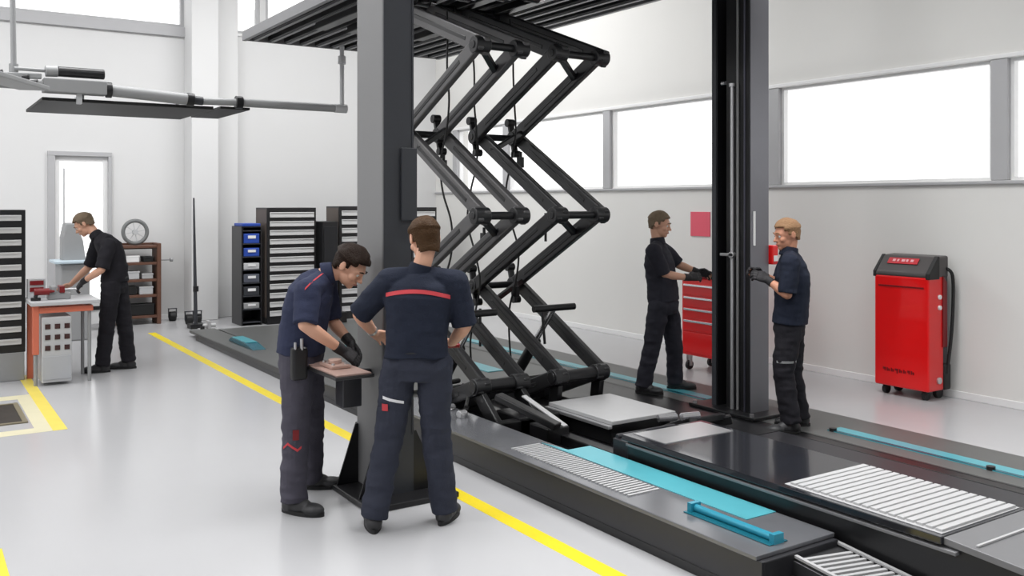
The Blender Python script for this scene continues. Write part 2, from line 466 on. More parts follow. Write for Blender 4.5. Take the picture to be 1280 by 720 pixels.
for k in range(36):
    y = 2.92-k*.038; z = .17-(2.98-y)/1.48*.15
    g.beam((3.57, y, z+.006), (3.86, y-.06, z+.001), .021, .012)
g.build('ramp_tread', STEELM, rw)
MB().beam((3.56,2.97,.185),(3.56,1.5,.036),.02,.012).beam((3.88,2.97,.185),(3.88,1.5,.036),.02,.012).build('ramp_rail', STEELM, rw)

# ------------------------------------------------------------------ raised ramp platform
rr = thing('raised_platform', 'raised black platform with ribbed steel end between the two runways', 'lift platform', (4.25, 3.5, 0))
MB().box(3.93, 4.60, 1.0, 4.62, .0, .33).build('body', BLACK, rr, bevel=.01)
MB().box(3.90, 3.935, 2.35, 4.6, .300, .318).build('edge_rail', RIBG, rr, bevel=.004)
MB().box(3.90, 4.62, 2.42, 4.64, .33, .366).build('top_plate', GLOSSD, rr, bevel=.004)
g = MB().box(3.94,4.60,2.44,3.34,.366,.3685)
for k in range(18): g.box(3.96, 4.585, 2.45+k*.049, 2.485+k*.049, .3685, .380)
g.build('rib_plate', STEELM, rr, bevel=.003)
MB().box(3.97,4.57,4.30,4.60,.366,.370).build('reflection_patch', STEEL, rr)  # pale patch stands in for a bright reflection on the glossy top
g = MB().prism([(2.42,.33),(2.42,.362),(1.2,.28),(1.2,.25)], 'x', 3.92, 4.60)
g.build('entry_plate', RIBG, rr, bevel=.003)
g = MB()
for k in range(3): g.beam((3.95, 2.28-k*.32, .358-k*.0215), (4.58, 2.28-k*.32, .358-k*.0215), .012, .008)
g.build('entry_seam', STEELM, rr)
MB().box(3.96,4.1,4.62,4.8,.10,.30).box(4.4,4.56,4.62,4.75,.12,.3).cyl((3.98,4.78,.31),(4.5,4.78,.31),.018).build('hinge', SIDE, rr, bevel=.004)

# ------------------------------------------------------------------ floor level channel and far runway
fr = thing('flush_runway', 'flat grey runway with a long teal stripe flush with the floor by the wall', 'lift platform', (6.45, 6, 0))
MB().prism([(6.11,0.5),(6.85,0.5),(6.85,12.4),(6.7,12.8),(6.11,12.8)], 'z', 0, .014).build('deck_plate', DECKF, fr, bevel=.003)
MB().box(6.30, 6.47, .8, 4.9, .014, .019).box(6.30, 6.47, 6.3, 12.0, .014, .019).build('teal_stripe', TEAL, fr)
MB().box(6.30, 6.34, .8, 4.9, .019, .022).box(6.30, 6.34, 6.3, 12.0, .019, .022).build('stripe_edge', TEALD, fr)
for y in (4.86, 3.55, 2.2): MB().cyl((6.32, y, .014), (6.32, y, .04), .03).build('bolt', BLACK, fr, smooth=True)
ch = thing('cable_channel', 'black cable channel on the floor between the scissor base and grey runway', 'cable channel', (5.98, 6, 0))
MB().box(5.85, 6.105, .5, 12.8, 0, .012).build('channel_bed', BLACK, ch)
MB().box(5.85, 5.875, .5, 12.8, .012, .02).box(6.08, 6.105, .5, 12.8, .012, .0139).build('channel_rail', BLACK, ch, bevel=.003)
MB().tube([(5.95,.6,.016),(5.95,3,.016),(5.93,6,.016),(5.95,9,.016),(5.94,12.5,.016)], .006).build('cable', RUBBER, ch, smooth=True)
pad = thing('base_pad', 'wide dark grey steel pad on the floor beneath the scissor lift', 'lift platform', (4.85, 9, 0))
MB().prism([(3.72,4.98),(4.63,4.98),(4.63,.5),(5.84,.5),(5.84,13.3),(5.6,13.5),(3.72,13.5)], 'z', 0, .05).build('pad_body', SIDE, pad, bevel=.004)
MB().box(3.73, 5.83, 7.9, 13.25, .05, .083).build('pad_top', DECKF, pad, bevel=.004)
MB().box(3.73, 5.83, 5.0, 7.9, .05, .055).build('pad_recess', BLACK, pad)
MB().box(4.5,4.62, 9.9,11.2, .083,.09).build('teal_stripe', TEAL, pad)
MB().box(5.15,5.35, 8.3,9.6, .083,.09).build('teal_patch', TEAL, pad)
# teal block on the near runway far away
tb = thing('wheel_stop', 'small teal topped wheel stop on the far end of the grey runway', 'wheel stop', (3.58, 11.4, .098))
MB().prism([(11.0,.0985),(11.0,.104),(11.3,.15),(11.9,.15),(12.0,.0985)], 'x', 3.50, 3.66).build('body', TEALD, tb, bevel=.006)
MB().box(3.51,3.65,11.3,11.88,.15,.158).build('pad', TEAL, tb, bevel=.003)

# ------------------------------------------------------------------ scissor lift
CH = [3.80, 4.17, 4.56, 5.0]
YR, YL = 6.24, 7.54
ZN = [.12, .42, 1.08, 1.77, 2.50, 3.12, 3.74]      # L R L R L R L
YN_ = [7.02, YR, YL, YR, YL, YR, 7.9]
sc = thing('scissor_lift', 'black double scissor lift raised high holding a slatted deck', 'scissor lift', (4.4, 6.9, .055))
for ci, x in enumerate(CH):
    for k in range(6):
        a = V3((x + (.03 if k%2 else -.03), YN_[k], ZN[k])); b = V3((x + (.03 if k%2 else -.03), YN_[k+1], ZN[k+1]))
        m = MB(); m.beam(a, b, .06, .125 if k<5 else .145, ext=.05)
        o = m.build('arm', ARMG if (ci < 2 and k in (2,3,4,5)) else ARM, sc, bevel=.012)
        # web plates along the arm
        mm = MB(); d = (b-a).normalized()
        mm.beam(a+d*.25, b-d*.25, .068, .035, ext=0)
        mm.build('web', BLACK, o, bevel=.004)
for k in range(1, 7):
    for (i, j) in ((0,1),(2,3)):
        xa, xb = CH[i], CH[j]
        MB().cyl((xa-.075, YN_[k], ZN[k]), (xb+.075, YN_[k], ZN[k]), .032).build('axle', BLACK, sc, smooth=True, bevel=.004)
    for x in CH:
        MB().cyl((x-.068, YN_[k], ZN[k]), (x+.068, YN_[k], ZN[k]), .068).build('pivot_boss', ARM, sc, smooth=True, bevel=.006)
# triangular braces behind each near node, and brackets at each far node
for k in (1, 3, 5):
    for (i, j) in ((0,1),(2,3)):
        xa, xb = CH[i], CH[j]
        t = .26
        p = V3((xa, YR, ZN[k])); 
        q = V3((xb, YR + (YL-YR)*t, ZN[k] - (ZN[k]-ZN[k-1])*t))
        MB().beam(p, q, .05, .05).build('brace', BLACK, sc, bevel=.006)
for k in (2, 4):
    for (i, j) in ((0,1),(2,3)):
        xa, xb = CH[i], CH[j]
        t = .2
        q = V3((xa, YL + (YR-YL)*t, ZN[k] - (ZN[k]-ZN[k-1])*t)); p = V3((xb, YL + (YR-YL)*.12, ZN[k] + .07))
        MB().beam(q, p, .045, .045).build('brace', BLACK, sc, bevel=.006)
        for x in (xa, xb):
            m = MB()
            m.beam((x, YL+.02, ZN[k]-.13), (x, YL+.10, ZN[k]+.15), .03, .06, up=(1,0,0))
            m.cyl((x-.04, YL+.11, ZN[k]+.16), (x+.04, YL+.11, ZN[k]+.16), .04)
            m.cyl((x-.04, YL-.0, ZN[k]-.15), (x+.04, YL-.0, ZN[k]-.15), .035)
            m.build('sync_link', BLACK, sc, smooth=True, bevel=.004)
# hydraulic cylinders, two per side, low down
for (i, j) in ((0,1),(2,3)):
    x = (CH[i]+CH[j])/2
    a = V3((x, 7.3, .16)); b = V3((x, 6.6, .95)); d = (b-a)
    o = MB().cyl(a, a+d*.6, .05).cyl(a-V3((.05,0,0)), a+V3((.05,0,0)), .055).build('hydraulic_cylinder', BLACK, sc, smooth=True, bevel=.004)
    MB().cyl(a+d*.6, b, .026).build('piston_rod', CHROME, o, smooth=True)
    MB().cyl((CH[i], b.y, b.z), (CH[j], b.y, b.z), .03).build('axle', BLACK, sc, smooth=True)
# hoses
for (xx, o1) in ((4.0, 0), (4.72, .03), (4.32, .06)):
    pts = []
    for k in range(13):
        z = .35 + k*.27
        pts.append((xx + .03*math.sin(k*1.7+o1*40), 7.15+o1 + .07*math.sin(k*1.1+o1*30), z))
    MB().tube(pts, .009).build('hydraulic_hose', RUBBER, sc, smooth=True)
for (xx, z) in ((3.98, 2.2), (4.8, 2.25), (4.75, 1.05), (3.95, 1.0), (4.4, 1.55)):
    MB().box(xx-.02, xx+.02, 7.13, 7.2, z-.05, z+.05).cyl((xx, 7.16, z-.1), (xx, 7.16, z+.1), .014).build('hose_clamp', BLACK, sc, bevel=.004)
for (xx, y0, z0, y1, z1) in ((4.9, 6.9, 1.52, 6.9, 1.78), (4.75, 6.7, .62, 6.75, .95), (4.2, 6.9, .62, 6.9, .95)):
    MB().cyl((xx, y0, z0), (xx, y1, z1), .012).build('grease_line', BLACK, sc, smooth=True)
# base frame
for x in CH:
    MB().box(x-.05, x+.05, 5.0 if x < 4.3 else 6.22, 7.75, .0551, .13).build('base_rail', BLACK, sc, bevel=.006)
for (i, j) in ((0,1),(2,3)):
    x0, x1 = CH[i], CH[j]
    yb = 5.95 if i == 0 else 6.30
    MB().beam((x0, YR+.02, .36), (x0, yb, .12), .05, .12).beam((x1, YR+.02, .36), (x1, yb, .12), .05, .12).box(x0-.02, x1+.02, yb-.05, yb+.05, .08, .2).build('pivot_bracket', BLACK, sc, bevel=.008)
    MB().beam(((x0+x1)/2, 6.42, .36), ((x0+x1)/2, 6.95, .16), .11, .015).build('link_plate', STEELM, sc, bevel=.003)
    MB().box(x0, x1, 6.98, 7.10, .08, .17).build('cross_member', BLACK, sc, bevel=.006)
    MB().cyl((x0-.08, YR, .42), (x1+.08, YR, .42), .05).build('cross_member', BLACK, sc, bevel=.006)
MB().box(3.95, 4.33, 5.9, 6.25, .0551, .22).box(4.0, 4.2, 5.6, 5.85, .0551, .19).build('valve_block', BLACK, sc, bevel=.01)
MB().beam((3.78, 5.95, .40), (3.98, 5.45, .24), .09, .05).build('lever', BLACK, sc, bevel=.008)
MB().beam((3.95, 5.85, .40), (4.05, 5.45, .235), .05, .012).build('lever_plate', STEELM, sc, bevel=.003)
for (x, y, z) in ((3.62,6.85,.26),(3.66,6.62,.25),(3.63,6.42,.24),(3.58,6.15,.25)):
    MB().cyl((x-.03,y,z), (x+.04,y+.02,z), .028).cyl((x,y,.222),(x,y,z), .03).build('hose_fitting', STEEL, sc, smooth=True, bevel=.003)
MB().tube([(3.60,7.05,.24),(3.55,7.1,.6),(3.62,7.05,.95),(3.75,7.2,1.0)], .02).tube([(3.66,6.9,.24),(3.62,6.85,.5),(3.7,6.95,.85),(3.85,7.1,.95)], .018).build('looped_hose', mat('hose_grey',(110,112,108),.5), sc, smooth=True)
MB().tube([(3.70,6.6,.24),(3.72,6.8,.42),(3.9,7.0,.32),(4.1,7.1,.3)], .022).tube([(3.7,6.3,.24),(3.85,6.4,.42),(4.05,6.5,.34),(4.2,6.7,.3)], .02).build('looped_hose', RUBBER, sc, smooth=True)
# upper deck
dx0, dx1, dy0, dy1, dz = 3.40, 6.10, 5.3, 11.1, 3.83
dk = MB().box(dx0, dx0+.05, dy0, dy1, dz-.005, dz+.11).box(dx1-.05, dx1, dy0, dy1, dz-.005, dz+.11)
dk.box(dx0, dx1, dy0, dy0+.05, dz, dz+.11).box(dx0, dx1, dy1-.04, dy1, dz, dz+.075)
dk.build('deck_rim', RIBG, sc, bevel=.005)
MB().box(dx0+.02, dx1-.02, dy0+.02, dy1-.02, dz+.075, dz+.10).build('deck_panel', BLACK, sc)
g = MB()
nr = 13
for k in range(nr):
    x = dx0 + .15 + k*(dx1-dx0-.3)/(nr-1)
    g.box(x-.045, x+.045, dy0+.05, dy1-.04, dz+.015, dz+.074)
g.build('deck_ribs', ARM, sc, bevel=.004)
g = MB()
for k in range(nr):
    x = dx0 + .15 + k*(dx1-dx0-.3)/(nr-1)
    g.box(x-.022, x+.022, dy0+.05, dy1-.05, dz+.002, dz+.015)
g.build('rib_caps', RIBG, sc)
for x in CH:
    MB().box(x-.06, x+.06, 6.0, 9.6, dz-.07, dz+.01).build('slide_rail', BLACK, sc, bevel=.006)
MB().cyl((CH[0], 7.9, dz-.06), (CH[3], 7.9, dz-.06), .03).build('axle', BLACK, sc, smooth=True)
for (x, y) in ((4.2, 7.2), (4.45, 7.0), (4.75, 6.9), (4.0, 7.6)):
    MB().cyl((x-.08, y, dz-.09), (x+.08, y+.03, dz-.09), .05).box(x-.03,x+.03,y-.1,y+.1,dz-.12,dz-.02).build('deck_fitting', BLACK, sc, smooth=True, bevel=.004)
    MB().cyl((x+.08, y+.03, dz-.09), (x+.16, y+.05, dz-.09), .022).build('fitting_tip', CHROME, sc, smooth=True)
# plate with light steel top in front of the scissor base
pl = thing('cover_plate', 'light steel topped cover plate in front of the scissor arms', 'cover plate', (4.7, 5.8, .055))
MB().box(4.44, 5.04, 5.40, 6.12, .0551, .20).build('housing', BLACK, pl, bevel=.006)
MB().box(4.40, 5.04, 5.34, 6.15, .215, .245).build('steel_top', STEELM, pl, bevel=.004)
MB().box(4.36, 4.40, 5.34, 6.15, .19, .215).build('edge_rail', STEEL, pl, bevel=.003)
MB().box(4.401,5.04,5.34,6.15,.20,.2149).build('under_plate', BLACK, pl)
jb = thing('hinge_arm', 'short black linkage with chrome ends joining cover plate and raised platform', 'linkage', (4.85, 5.0, .055))
MB().beam((4.75,5.30,.10),(4.75,4.85,.30),.07,.08).beam((5.05,5.30,.12),(5.35,5.05,.20),.07,.07).beam((4.72,4.9,.29),(5.3,5.1,.22),.06,.05).box(4.7,5.35,4.92,5.28,.055,.09).build('link_frame', BLACK, jb, bevel=.008)
MB().cyl((4.80,5.28,.23),(4.95,5.24,.23),.03).build('pin', CHROME, jb, smooth=True)
MB().cyl((4.68,4.9,.33),(4.82,4.87,.33),.028).build('pin', CHROME, jb, smooth=True)

# ------------------------------------------------------------------ posts
HP = 5.2
lp = thing('lift_post', 'tall grey square lift post on a black base plate behind the two men', 'lift post', (2.6, 5.5, 0))
x0, x1, y0, y1 = 2.50, 2.715, 5.28, 5.68
MB().prism([(x0,y0),(x1,y0),(x1,y0+.05),(x0+.03,y0+.05),(x0+.03,y1-.05),(x1,y1-.05),(x1,y1),(x0,y1)], 'z', .03, HP).build('column_shell', POST, lp, bevel=.012)
MB().box(x0+.005, x1, y0-.006, y0, .03, HP).build('front_skin', POSTD, lp, bevel=.002)  # darker sheet paints shade on the front, beside the lit grey side
MB().box(x0+.12, x1+.012, y0-.03, y0-.006, 1.76, 2.22).box(x0+.2, x0+.206, y0-.012, y0-.006, .4, 4.9).build('carriage_cover', POSTD, lp, bevel=.006)
MB().box(x0+.05, x1-.02, y0+.08, y1-.08, .1, HP).build('inner_rail', BLACK, lp)
MB().prism([(2.33,5.10),(2.95,5.10),(2.95,5.84),(2.33,5.84)], 'z', 0, .035).build('base_plate', BLACK, lp, bevel=.008)
MB().prism([(y1,.035),(y1+.14,.035),(y1+.02,.42),(y1,.42)], 'x', x0+.0, x0+.012).build('gusset', BLACK, lp, bevel=.002)
MB().prism([(x0,.035),(x0-.15,.035),(x0-.02,.42),(x0,.42)], 'y', y1-.03, y1-.018).build('gusset', BLACK, lp, bevel=.002)
MB().prism([(x0,.035),(x0-.15,.035),(x0-.02,.42),(x0,.42)], 'y', y0+.02, y0+.032).build('gusset', BLACK, lp, bevel=.002)
MB().prism([(x1,.035),(x1+.2,.035),(x1+.02,.42),(x1,.42)], 'y', y0+.0, y0+.012).build('gusset', BLACK, lp, bevel=.002)
for (x, y) in ((2.38,5.15),(2.38,5.79),(2.90,5.15),(2.90,5.79)): MB().cyl((x,y,.035),(x,y,.055),.018,n=6).build('bolt', STEEL, lp)
# worktop fixed on the post
MB().beam((2.49,5.50,.78),(2.20,5.20,.84),.09,.05).box(2.16,2.28,5.1,5.22,.66,.85).build('bracket', SIDE, lp, bevel=.006)
sh = MB().box(2.03,2.27,4.90,5.46,.865,.885).build('shelf_tray', BLACK, lp, bevel=.006)
MB().box(2.045,2.255,4.915,5.445,.885,.893).build('shelf_mat', TRAYM, sh)

rp = thing('lift_post', 'tall black lift post with open channel and chrome rods between two men', 'lift post', (6.25, 5.8, .014))
x0, x1, y0, y1 = 6.13, 6.37, 5.58, 6.02
MB().prism([(x1,y0),(x1,y1),(x0,y1),(x0,y1-.06),(x0+.02,y1-.06),(x1-.03,y1-.05),(x1-.03,y0+.05),(x0+.02,y0+.1),(x0,y0+.1),(x0,y0)], 'z', .03, HP).build('column_shell', BLACK, rp, bevel=.004)
MB().box(x0+.01, x1, y0-.006, y0, .03, HP).build('front_skin', mat('post_side_grey',(118,118,124),.38,.25,noise_amt=.04), rp, bevel=.002)
MB().box(x0+.03, x0+.1, y0+.12, y0+.30, .04, HP).build('carriage_rail', BLACK, rp, bevel=.006)
MB().box(x0-.012, x0-.001, y1-.055, y1-.005, .04, HP).build('edge_strip', POSTD, rp, bevel=.003)
MB().cyl((x0-.008, y0+.19, .05), (x0-.008, y0+.19, 2.9), .017).cyl((x0-.008,y0+.19,2.9),(x0-.008,y0+.19,2.93),.03).build('guide_rod', STEEL, rp, smooth=True)
MB().cyl((x0-.004, y0+.13, .05), (x0-.004, y0+.13, HP), .012).build('guide_rod', POST, rp, smooth=True)
MB().cyl((x0-.004, y0+.05, .05), (x0-.004, y0+.05, HP), .008).build('guide_rod', mat('rod_blue_grey',(80,80,92),.3,.5), rp, smooth=True)
MB().box(x0-.03, x0-.001, y0+.16, y1-.12, 1.40, 1.425).cyl((x0-.03,y0+.19,1.412),(x0+.01,y0+.19,1.412),.03).build('clamp_bar', STEEL, rp, bevel=.004)
MB().cyl((x0-.02, y0+.26, 2.94), (x0-.02, y0+.30, 2.94), .018).build('stop_pin', CHROME, rp, smooth=True)
MB().box(x0+.04, x0+.06, y0-.02, y0-.006, 1.50, 1.80).build('sight_glass', FRAMEW, rp, bevel=.003)
MB().box(6.01, 6.52, 5.42, 6.20, .0141, .045).build('base_plate', BLACK, rp, bevel=.006)
MB().box(x1+.0, x1+.075, y0-.05, y0+.08, 1.33, 1.50).build('control_box', RED, rp, bevel=.01)
MB().box(x1+.015, x1+.06, y0-.056, y0-.0501, 1.36, 1.41).build('control_label', FRAMEW, rp)
for (x, y) in ((6.04,5.47),(6.04,6.15),(6.47,5.47),(6.47,6.15)): MB().cyl((x,y,.045),(x,y,.07),.02,n=6).build('bolt', STEEL, rp)

# ------------------------------------------------------------------ overhead extraction rail, left
ex = thing('overhead_rail', 'grey overhead pipe rail with black panel hung high near the back wall', 'overhead rail', (2.6, 10.95, 3.0))
MB().cyl((.2,10.9,3.115),(1.86,10.9,3.115),.052).cyl((1.86,10.9,3.11),(2.72,10.9,3.06),.066).cyl((2.86,10.9,3.05),(3.30,10.9,3.06),.042).cyl((3.30,10.9,3.06),(4.62,10.9,3.06),.05).build('pipe', GREYM, ex, smooth=True, bevel=.003)
MB().cyl((1.84,10.9,3.11),(1.90,10.9,3.11),.085).cyl((2.70,10.9,3.06),(2.78,10.9,3.055),.075).cyl((3.26,10.9,3.06),(3.34,10.9,3.06),.075).build('pipe_collar', BLACK, ex, smooth=True, bevel=.004)
MB().cyl((2.78,10.9,3.055),(2.88,10.9,3.05),.05).build('pipe_sleeve', POSTD, ex, smooth=True)
MB().box(1.22,1.84,10.80,11.0,3.045,3.19).build('motor_housing', GREYM, ex, bevel=.01)
MB().cyl((1.36,10.86,3.27),(1.82,10.86,3.27),.055).build('motor_drum', BLACK, ex, smooth=True, bevel=.01)
MB().cyl((1.24,10.86,3.265),(1.36,10.86,3.27),.06).cyl((.95,10.86,3.27),(1.24,10.86,3.27),.02).build('motor_cap', GREYM, ex, smooth=True, bevel=.006)
MB().box(1.22,3.02,10.95,12.5,2.965,3.0).build('shade_panel', mat('panel_black',(18,18,19),.6), ex, bevel=.006)
MB().box(3.10,3.45,10.95,12.3,2.98,3.01).build('shade_panel', mat('panel_black',(18,18,19),.6), ex, bevel=.006)
MB().box(1.6,1.64,11.0,12.4,3.0,3.06).box(2.6,2.64,11.0,12.4,3.0,3.06).box(1.55,1.60,10.86,10.94,2.94,3.05).build('panel_bracket', GREYL, ex, bevel=.004)
MB().cyl((4.60,10.9,3.06),(4.60,10.9,3.846),.028).cyl((4.5,10.9,3.06),(4.66,10.9,3.06),.056).cyl((4.60,10.9,3.62),(4.60,10.9,3.72),.05).build('hanger', GREYL, ex, smooth=True, bevel=.004)
MB().cyl((.95,10.9,3.30),(.91,10.9,6.38),.028).cyl((.95,10.9,3.1),(.95,10.9,3.32),.045).build('hanger', GREYM, ex, smooth=True)
MB().beam((.45,8.9,2.98),(1.12,10.7,3.06),.30,.05).beam((.2,10.8,3.16),(1.2,10.8,3.2),.05,.06).build('side_arm', GREYM, ex, bevel=.01)
for (x,z) in ((1.02,3.17),(1.10,3.12),(.78,3.2)): MB().cyl((x,10.78,z),(x+.06,10.76,z+.01),.03).build('cable_gland', BLACK, ex, smooth=True)
# ------------------------------------------------------------------ cabinets along the back
def drawer_cabinet(label, x0, x1, y0, y1, h, n, z0=.0, side=BROWN, body=BLACK, face=DRAWER, toe=.08, skip=(), frame=.04, grp='drawer cabinets along the back wall'):
    t = thing('drawer_cabinet', label, 'cabinet', ((x0+x1)/2, (y0+y1)/2, z0), grp)
    MB().box(x0, x1, y0, y1, z0, z0+h).build('cabinet_body', body, t, bevel=.006)
    MB().box(x0-.004, x0+.0, y0+.03, y1-.03, z0+.1, z0+h-.03).build('side_panel', side, t)
    ph = (h-toe-.06)/n
    for k in range(n):
        if k in skip: continue
        a = z0+toe+k*ph
        o = MB().box(x0+frame, x1-frame, y0-.022, y0-.001, a+ph*.34, a+ph*.92).build('drawer', face, t, bevel=.004)
        MB().box(x0+frame+.01, x1-frame-.01, y0-.034, y0-.0221, a+ph*.84, a+ph*.90).build('handle', DRAWER, o, bevel=.003)
    return t
drawer_cabinet('tall black cabinet with light drawer fronts right of the blue bin rack', 4.66, 5.45, 13.95, 14.5, 1.80, 12)
drawer_cabinet('black cabinet with pale drawer fronts just left of the grey lift post', 5.84, 6.62, 13.95, 14.5, 1.82, 12)
drawer_cabinet('black cabinet with pale drawer fronts seen right of the grey lift post', 6.98, 7.62, 13.95, 14.5, 1.80, 12, side=GREYM)
t = thing('bin_rack', 'narrow black rack with blue boxes on its top shelves', 'rack', (4.42, 14.3, 0))
MB().box(4.28,4.30,14.0,14.5,0,1.5).box(4.575,4.595,14.0,14.5,0,1.5).box(4.28,4.595,14.48,14.5,0,1.5).build('rack_frame', BLACK, t)
for k in range(8): MB().box(4.30,4.575,14.0,14.48,.04+k*.2,.055+k*.2).build('shelf', POSTD, t)
for k, (z, m, lab, hh) in enumerate([(1.255,BLUE,'blue storage box on the second shelf of the black rack',.15),(1.055,BLUE,'blue storage box on the third shelf of the black rack',.13),(.855,GREYL,'light grey box under the blue boxes in the black rack',.10),(.655,mat('box_slate',(80,84,96),.5),'slate grey box in the middle of the black rack',.13),(.455,POSTD,'dark grey box low in the black rack',.14),(.255,GREYM,'grey box near the bottom of the black rack',.09)]):
    o = MB().box(4.315,4.56,14.01,14.4,z,z+hh).build('storage_box', m, None, bevel=.01)
    tag(o, lab, 'box', 'boxes in the black rack')
    MB().box(4.38,4.50,14.0,14.009,z+hh*.5,z+hh*.8).build('label_holder', FRAMEW, o)
o = MB().box(4.28,4.595,14.0,14.5,1.50,1.515).build('top_shelf', BLACK, t)
tag(MB().box(4.30,4.58,14.02,14.45,1.5155,1.56).build('storage_box', BLUE, None, bevel=.008), 'flat blue box on the very top of the black rack', 'box', 'boxes in the black rack')
t = thing('tool_locker', 'small black locker between the two tall drawer cabinets', 'locker', (5.63, 14.0, 0))
MB().box(5.50,5.76,13.8,14.4,.0,1.58).build('locker_body', BLACK, t, bevel=.01)
MB().box(5.52,5.74,13.785,13.799,.1,1.5).build('door', mat('locker_door',(32,33,36),.4,.2), t, bevel=.004)
MB().cyl((5.72,13.77,.8),(5.72,13.77,.95),.008).build('handle', STEEL, t)
t = thing('low_case', 'low black case on the far edge of the dark pad under the cabinets', 'case', (5.15, 13.1, .083))
MB().box(4.75,5.55,12.95,13.2,.0835,.24).build('case_body', BLACK, t, bevel=.012)
MB().cyl((4.86,13.05,.26),(4.90,13.05,.26),.05).box(4.82,4.94,13.0,13.1,.24,.25).build('valve', STEELM, t, smooth=True)

# left foreground cabinet on a grey plinth
t = thing('drawer_cabinet', 'tall black cabinet with pale drawers at the left edge on a grey plinth', 'cabinet', (.6, 11.3, 0))
MB().box(.05,1.07,11.0,11.55,.30,1.80).build('cabinet_body', BLACK, t, bevel=.006)
MB().box(.03,1.06,11.0,11.57,0,.30).build('plinth', GREYM, t, bevel=.008)
for k in range(11):
    a = .34+k*.13
    o = MB().box(.09,1.03,10.978,10.999,a+.045,a+.105).build('drawer', DRAWER, t, bevel=.004)
    MB().box(.12,1.0,10.96,10.9779,a+.09,a+.102).build('handle', DRAWER, o)

# workbench with orange frame
t = thing('workbench', 'workbench with orange steel frame and light grey top by the far-left man', 'workbench', (1.35, 10.8, 0))
MB().box(1.09,1.15,10.55,10.61,0.32,.82).box(1.09,1.15,11.05,11.11,0.0,.82).box(1.15,1.66,10.55,10.60,.74,.80).box(1.15,1.66,11.06,11.11,.74,.80).box(1.60,1.66,10.60,11.06,.74,.80).build('frame', ORANGE, t, bevel=.006)
MB().box(1.07,1.72,10.5,11.15,.82,.86).build('benchtop', GREYL, t, bevel=.006)
MB().box(1.17,1.45,10.52,11.0,.03,.70).build('cabinet', GREYL, t, bevel=.01)
g = MB()
for zz in (.36,.47,.58):
    for xx in (1.20,1.29,1.38): g.box(xx,xx+.05,10.512,10.5195,zz,zz+.05)
g.build('socket_holes', mat('socket_dark',(60,30,28),.5), t)
MB().box(1.175,1.445,10.511,10.519,.06,.30).build('door', mat('bench_door',(178,180,184),.45), t, bevel=.003)
for (x, y, zt) in ((1.63,10.6,.74),(1.63,11.05,.74),(1.12,10.58,.32)): MB().cyl((x,y,0),(x,y,zt),.018).build('leg', GREYM, t)
t = thing('bench_vise', 'grey vise with dark red jaws on the workbench', 'vise', (1.36, 10.8, .86))
MB().box(1.25,1.47,10.72,10.86,.8605,.93).box(1.28,1.33,10.70,10.88,.93,1.0).build('vise_body', GREYM, t, bevel=.01)
MB().box(1.36,1.41,10.70,10.88,.93,1.0).build('jaw', REDD, t, bevel=.006)
MB().cyl((1.41,10.79,.955),(1.53,10.79,.955),.014).cyl((1.52,10.72,.955),(1.52,10.86,.955),.008).build('handle', STEEL, t, smooth=True)
t = thing('hand_drill', 'dark red power drill lying on the bench beside the vise', 'drill', (1.17, 10.72, .86))
MB().cyl((1.12,10.7,.95),(1.26,10.7,.95),.035).cyl((1.26,10.7,.95),(1.31,10.7,.95),.02,.01).build('drill_body', REDD, t, smooth=True)
MB().beam((1.15,10.7,.95),(1.13,10.7,.8905),.04,.035).box(1.09,1.18,10.67,10.73,.8605,.892).build('grip', RUBBER, t, bevel=.006)
MB().box(1.09,1.26,11.0,11.1,.8605,1.06).build('pegboard_box', GREYL)
o = bpy.data.objects['pegboard_box']; o.name = 'parts_bin'; tag(o, 'light grey parts bin standing at the rear of the workbench', 'bin')
m = MB()
for zz in (.93,1.0): m.box(1.11,1.24,10.985,10.9995,zz,zz+.045)
m.build('bin_opening', REDD, o)
# grey column machine behind the bench
t = thing('drill_press', 'tall slim grey machine standing behind the workbench before the glass door', 'machine', (1.98, 14.0, 0))
MB().box(1.76,2.12,13.75,14.3,0,1.05).build('machine_base', GREYM, t, bevel=.02)
MB().prism([(1.80,1.05),(2.10,1.05),(2.06,1.35),(1.98,1.6),(1.84,1.6),(1.80,1.4)], 'y', 13.9, 14.2).build('machine_head', GREYM, t, bevel=.02)
MB().box(1.68,2.35,13.7,14.3,1.05,1.09).build('work_table', mat('pale_blue',(188,204,214),.4), t, bevel=.01)
MB().cyl((1.83,14.0,1.6),(1.83,14.0,2.35),.012).build('antenna_rod', GREYL, t)
# low dark bench at the back wall
t = thing('low_bench', 'low dark bench against the back wall behind the far-left man', 'bench', (2.55, 14.9, 0))
MB().box(2.0,2.64,14.7,15.2,.30,.36).build('seat', BLACK, t, bevel=.01)
MB().box(2.0,2.64,14.72,14.76,.10,.30).build('kick_board', FRAMEW, t)
for x in (2.05,2.58):
    for y in (14.77,15.12): MB().box(x,x+.04,y,y+.04,0,.30).build('leg', POSTD, t)

